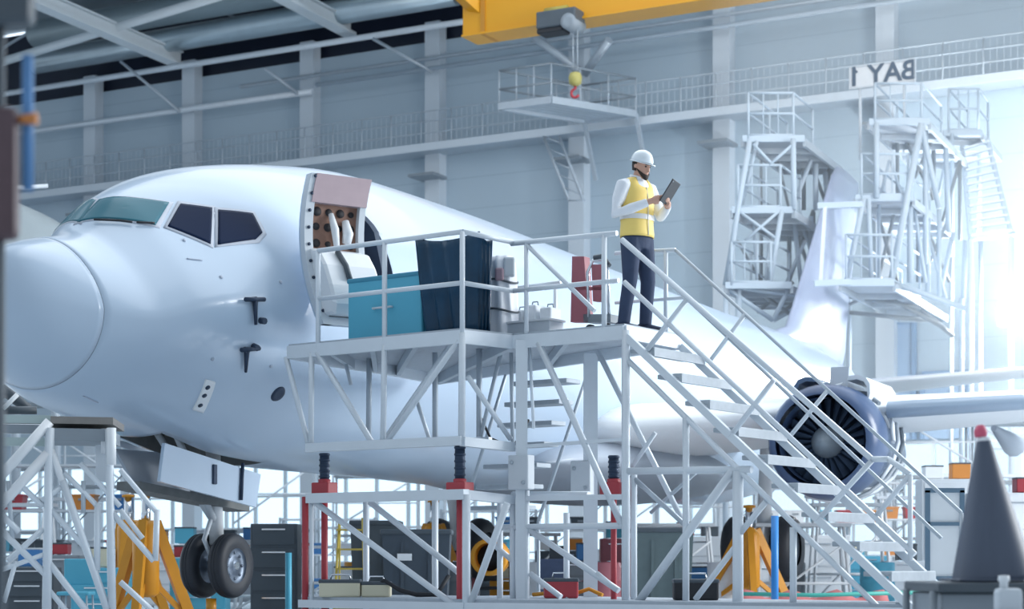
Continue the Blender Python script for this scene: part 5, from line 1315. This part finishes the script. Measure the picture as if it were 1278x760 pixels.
# tow bar and dolly under the nose wheels
p = fl_at(262, 21.2)
t = thing('wheel_dolly', 'low dark dolly with orange lug under the nose wheels', 'dolly', p)
MB().box(p+V(0,0,.20), (1.1,.5,.12), None, .03).build('frame', DGREY, t)
for sx in (-.45,-.15,.45): MB().lathe(p+V(sx,-.2,.12), [(.02,-.05),(.12,-.05),(.12,.05),(.02,.05)], (0,1,0), 18).build('wheel', TYRE, t)
MB().tube([p+V(.03,-.1,.25), p+V(.03,-.1,.47)], .06, 12).build('lug', YELJ, t)
def hose(label, pts, r, m):
    return tag(MB().tube([fl_at(x, Y)+V(0,0,z) for x, Y, z in pts], r, 8).build('hose', m), label, 'hose')
hose('black hose looped over the lower deck inside the platform frame', [(455,18.9,.56),(480,18.8,.70),(500,18.7,.60),(520,18.6,.56),(545,18.5,.56),(560,18.6,.75)], .025, BLACK)
hose('yellow hose lying on the lower deck by the central columns', [(665,18.6,.56),(690,18.5,.58),(712,18.3,.56),(735,18.4,.62),(752,18.3,.56)], .02, YELJ)
hose('thin black cable hanging under the deck beside the main column', [(600,19.6,2.95),(596,19.6,2.5),(612,19.5,2.2),(640,19.5,2.1),(660,19.6,2.4)], .014, BLACK)
def toolbox(label, p, w, d, h, m):
    t = thing('toolbox', label, 'toolbox', p); MB().box(p+V(0,0,h/2), (w,d,h), None, .02).build('box_body', m, t); MB().box(p+V(0,0,h), (w*1.03,d*1.03,.04), None, .015).build('lid', DGREY, t)
    MB().tube([p+V(-w*.25,0,h), p+V(-w*.22,0,h+.07), p+V(w*.22,0,h+.07), p+V(w*.25,0,h)], .012, 6).build('handle', CHROME, t)
def lowd(px, Y): return V((px-CX)*Y/F, Y, .53)
toolbox('off-white toolbox with dark lid on the lower deck beside the left red leg', lowd(425, 18.9), .42, .25, .16, mat('box_cream', (.70,.66,.50), .5))
toolbox('cream toolbox on the lower deck left of the dark container', lowd(470, 18.9), .30, .22, .14, MATS['box_cream'])
toolbox('black toolbox on the lower deck under the stairs', lowd(868, 17.4), .42, .22, .18, BLACK)
toolbox('red toolbox on the lower deck between the columns', lowd(700, 18.3), .34, .22, .18, RED)
p = fl_at(612, 26)
t = thing('ventilation_fan', 'round yellow-orange fan drum on a stand right of the second red jack leg', 'fan', p)
MB().lathe(p+V(0,0,.95), [(.20,-.15),(.26,-.15),(.26,.15),(.20,.15)], (.2,1,0), 28, True, False).build('fan_drum', YELJ, t); MB().lathe(p+V(0,.05,.95), [(.001,0),(.19,0),(.19,.03),(.001,.03)], (.2,1,0), 20).build('fan_blades', BLACK, t)
MB().tube([p+V(-.3,0,0), p+V(-.27,0,.9)], .02, 6).tube([p+V(.3,0,0), p+V(.27,0,.9)], .02, 6).tube([p+V(-.3,-.2,.02), p+V(-.3,.2,.02)], .02, 6).tube([p+V(.3,-.2,.02), p+V(.3,.2,.02)], .02, 6).build('fan_stand', DGREY, t)
def tower(label, p, w, h, n):
    t = thing('scaffold_tower', label, 'scaffold', p, 'scaffold towers by the windows')
    for sx in (-1,1):
        for sy in (-1,1): bar(t, 'standard', p+V(sx*w/2, sy*.5, 0), p+V(sx*w/2, sy*.5, h), .035, STEELD, 6)
    for k in range(n):
        z0, z1 = h*k/n, h*(k+1)/n
        MB().box(p+V(0,0,z1-.08), (w, 1.0, .07)).build('platform', MGREY, t)
        bar(t, 'brace', p+V(-w/2,-.5,z0+.1) if k%2 else p+V(w/2,-.5,z0+.1), p+V(w/2,-.5,z1-.1) if k%2 else p+V(-w/2,-.5,z1-.1), .03, STEEL, 6)
        bar(t, 'ledger', p+V(-w/2,-.5,(z0+z1)/2), p+V(w/2,-.5,(z0+z1)/2), .025, STEEL, 6)
for px, Y, w, h, n, lab in ((20,50,2.4,5.2,3,'scaffold tower by the windows at the left edge'),(112,52,2.0,4.6,3,'scaffold tower by the windows behind the nose stand'),(345,50,2.2,3.6,2,'low scaffold tower by the windows right of the nose wheels'),(470,53,2.4,3.4,2,'low scaffold tower by the windows behind the dark containers'),(600,52,2.0,3.6,2,'low scaffold tower by the windows behind the second red leg'),(705,50,2.2,3.7,2,'low scaffold tower by the windows between the central columns'),(840,51,2.4,3.8,2,'low scaffold tower by the windows behind the green-grey container'),(965,50,2.0,3.8,2,'low scaffold tower by the windows right of the stair jack'),(1075,48,2.0,4.2,3,'scaffold tower by the windows behind the lower stairs'),(1165,46,2.2,4.6,3,'scaffold tower behind the whiteboard'),(1262,46,2.0,4.4,3,'scaffold tower at the right edge behind the cone')):
    tower(lab, fl_at(px, Y), w, h, n)
def chair(label, p, m):
    t = thing('workshop_chair', label, 'chair', p)
    MB().box(p+V(0,0,.46), (.44,.42,.05), None, .02).build('seat', m, t); MB().box(p+V(0,.2,.75), (.42,.04,.36), None, .02).build('backrest', m, t)
    for sx in (-.18,.18):
        for sy in (-.17,.18): bar(t, 'leg', p+V(sx,sy,.45), p+V(sx*1.1,sy*1.1,0), .014, STEELD, 6)
chair('navy workshop chair between the central columns', fl_at(690, 27), NAVYT)
chair('dark workshop chair left of the orange-yellow chest', fl_at(612, 30), BLACK)
chair('teal workshop chair behind the nose stand', fl_at(95, 25), TEAL)
# stands with pink top under the wing
p = fl_at(1218, 27)
# ladder rails (yellow stepladder)
p = fl_at(437, 25.5)
t = thing('stepladder', 'slim yellow stepladder inside the lower platform frame', 'ladder', p)
for sx in (-.16,.16):
    bar(t, 'stile', p+V(sx*1.4,-.1,0), p+V(sx,.15,1.5), .018, mat('ladder_yellow', (.65,.50,.10), .5)); bar(t, 'rear_stile', p+V(sx*1.4,.75,0), p+V(sx,.2,1.5), .014, MATS['ladder_yellow'])
for k in range(5): MB().box(p+V(0,-.07+.045*k,.25+k*.27), (.40,.08,.025)).build('step', MATS['ladder_yellow'], t)

# ================================================================== LIGHT
world = bpy.data.worlds.new('world'); SC.world = world; world.use_nodes = True
bg = world.node_tree.nodes['Background']; bg.inputs[0].default_value = (.74, .87, 1.0, 1); nt = world.node_tree; tcw = nt.nodes.new('ShaderNodeTexCoord'); spw = nt.nodes.new('ShaderNodeSeparateXYZ'); mrw = nt.nodes.new('ShaderNodeMapRange')
nt.links.new(tcw.outputs['Generated'], spw.inputs[0]); nt.links.new(spw.outputs['Y'], mrw.inputs['Value'])
mrw.inputs['From Min'].default_value = 0.0; mrw.inputs['From Max'].default_value = .7; mrw.inputs['To Min'].default_value = .64; mrw.inputs['To Max'].default_value = 1.9
nt.links.new(mrw.outputs[0], bg.inputs[1])
def area(name, loc, target, sx, sy, power, col=(1,1,1)):
    l = bpy.data.lights.new(name, 'AREA'); l.shape = 'RECTANGLE'; l.size = sx; l.size_y = sy; l.energy = power; l.color = col
    o = bpy.data.objects.new(name, l); COL.objects.link(o); o.location = loc
    d = Vector(target)-Vector(loc); o.rotation_euler = d.to_track_quat('-Z', 'Y').to_euler(); return o
area('ceiling_light', (4, 30, 19), (4, 30, 0), 22, 26, 3100, (.92,.96,1))
area('ceiling_light', (-4, 50, 19), (-4, 50, 0), 30, 14, 900, (.92,.96,1))
area('aft_fuselage_fill', (23, 23, 9), (4, 31, 4), 12, 10, 6500, (.95,.98,1))  # added area light to brighten the aft fuselage; no door stands here
pt = bpy.data.lights.new('flood_source', 'POINT'); pt.energy = 5200; pt.shadow_soft_size = .35; pt.color = (.9,.96,1)
po = bpy.data.objects.new('flood_source', pt); COL.objects.link(po); po.location = lp+V(0,-.45,0)
vs_ = SC.view_settings; vs_.view_transform = 'Standard'; vs_.look = 'None'; vs_.gamma = 1; vs_.exposure = 0.0; vs_.use_curve_mapping = False

hz = MB().box(V(12.6, 41.9, 9.0), (16, 18.4, 17)).build('haze', MATS['white_shirt']); tag(hz, None, None, None, 'stuff')  # volume box added to spread a glow around the floodlight
hm = bpy.data.materials.new('glow_haze'); hm.use_nodes = True; nt = hm.node_tree
for n in list(nt.nodes):
    if n.type != 'OUTPUT_MATERIAL': nt.nodes.remove(n)
vsn = nt.nodes.new('ShaderNodeVolumeScatter'); vsn.inputs['Color'].default_value = (.8, .9, 1, 1); vsn.inputs['Density'].default_value = .011
nt.links.new(vsn.outputs[0], [n for n in nt.nodes if n.type == 'OUTPUT_MATERIAL'][0].inputs['Volume'])
hz.data.materials[0] = hm
hz['label'] = 'thin pale haze added for the glow around the floodlight at the right'; hz['category'] = 'haze'
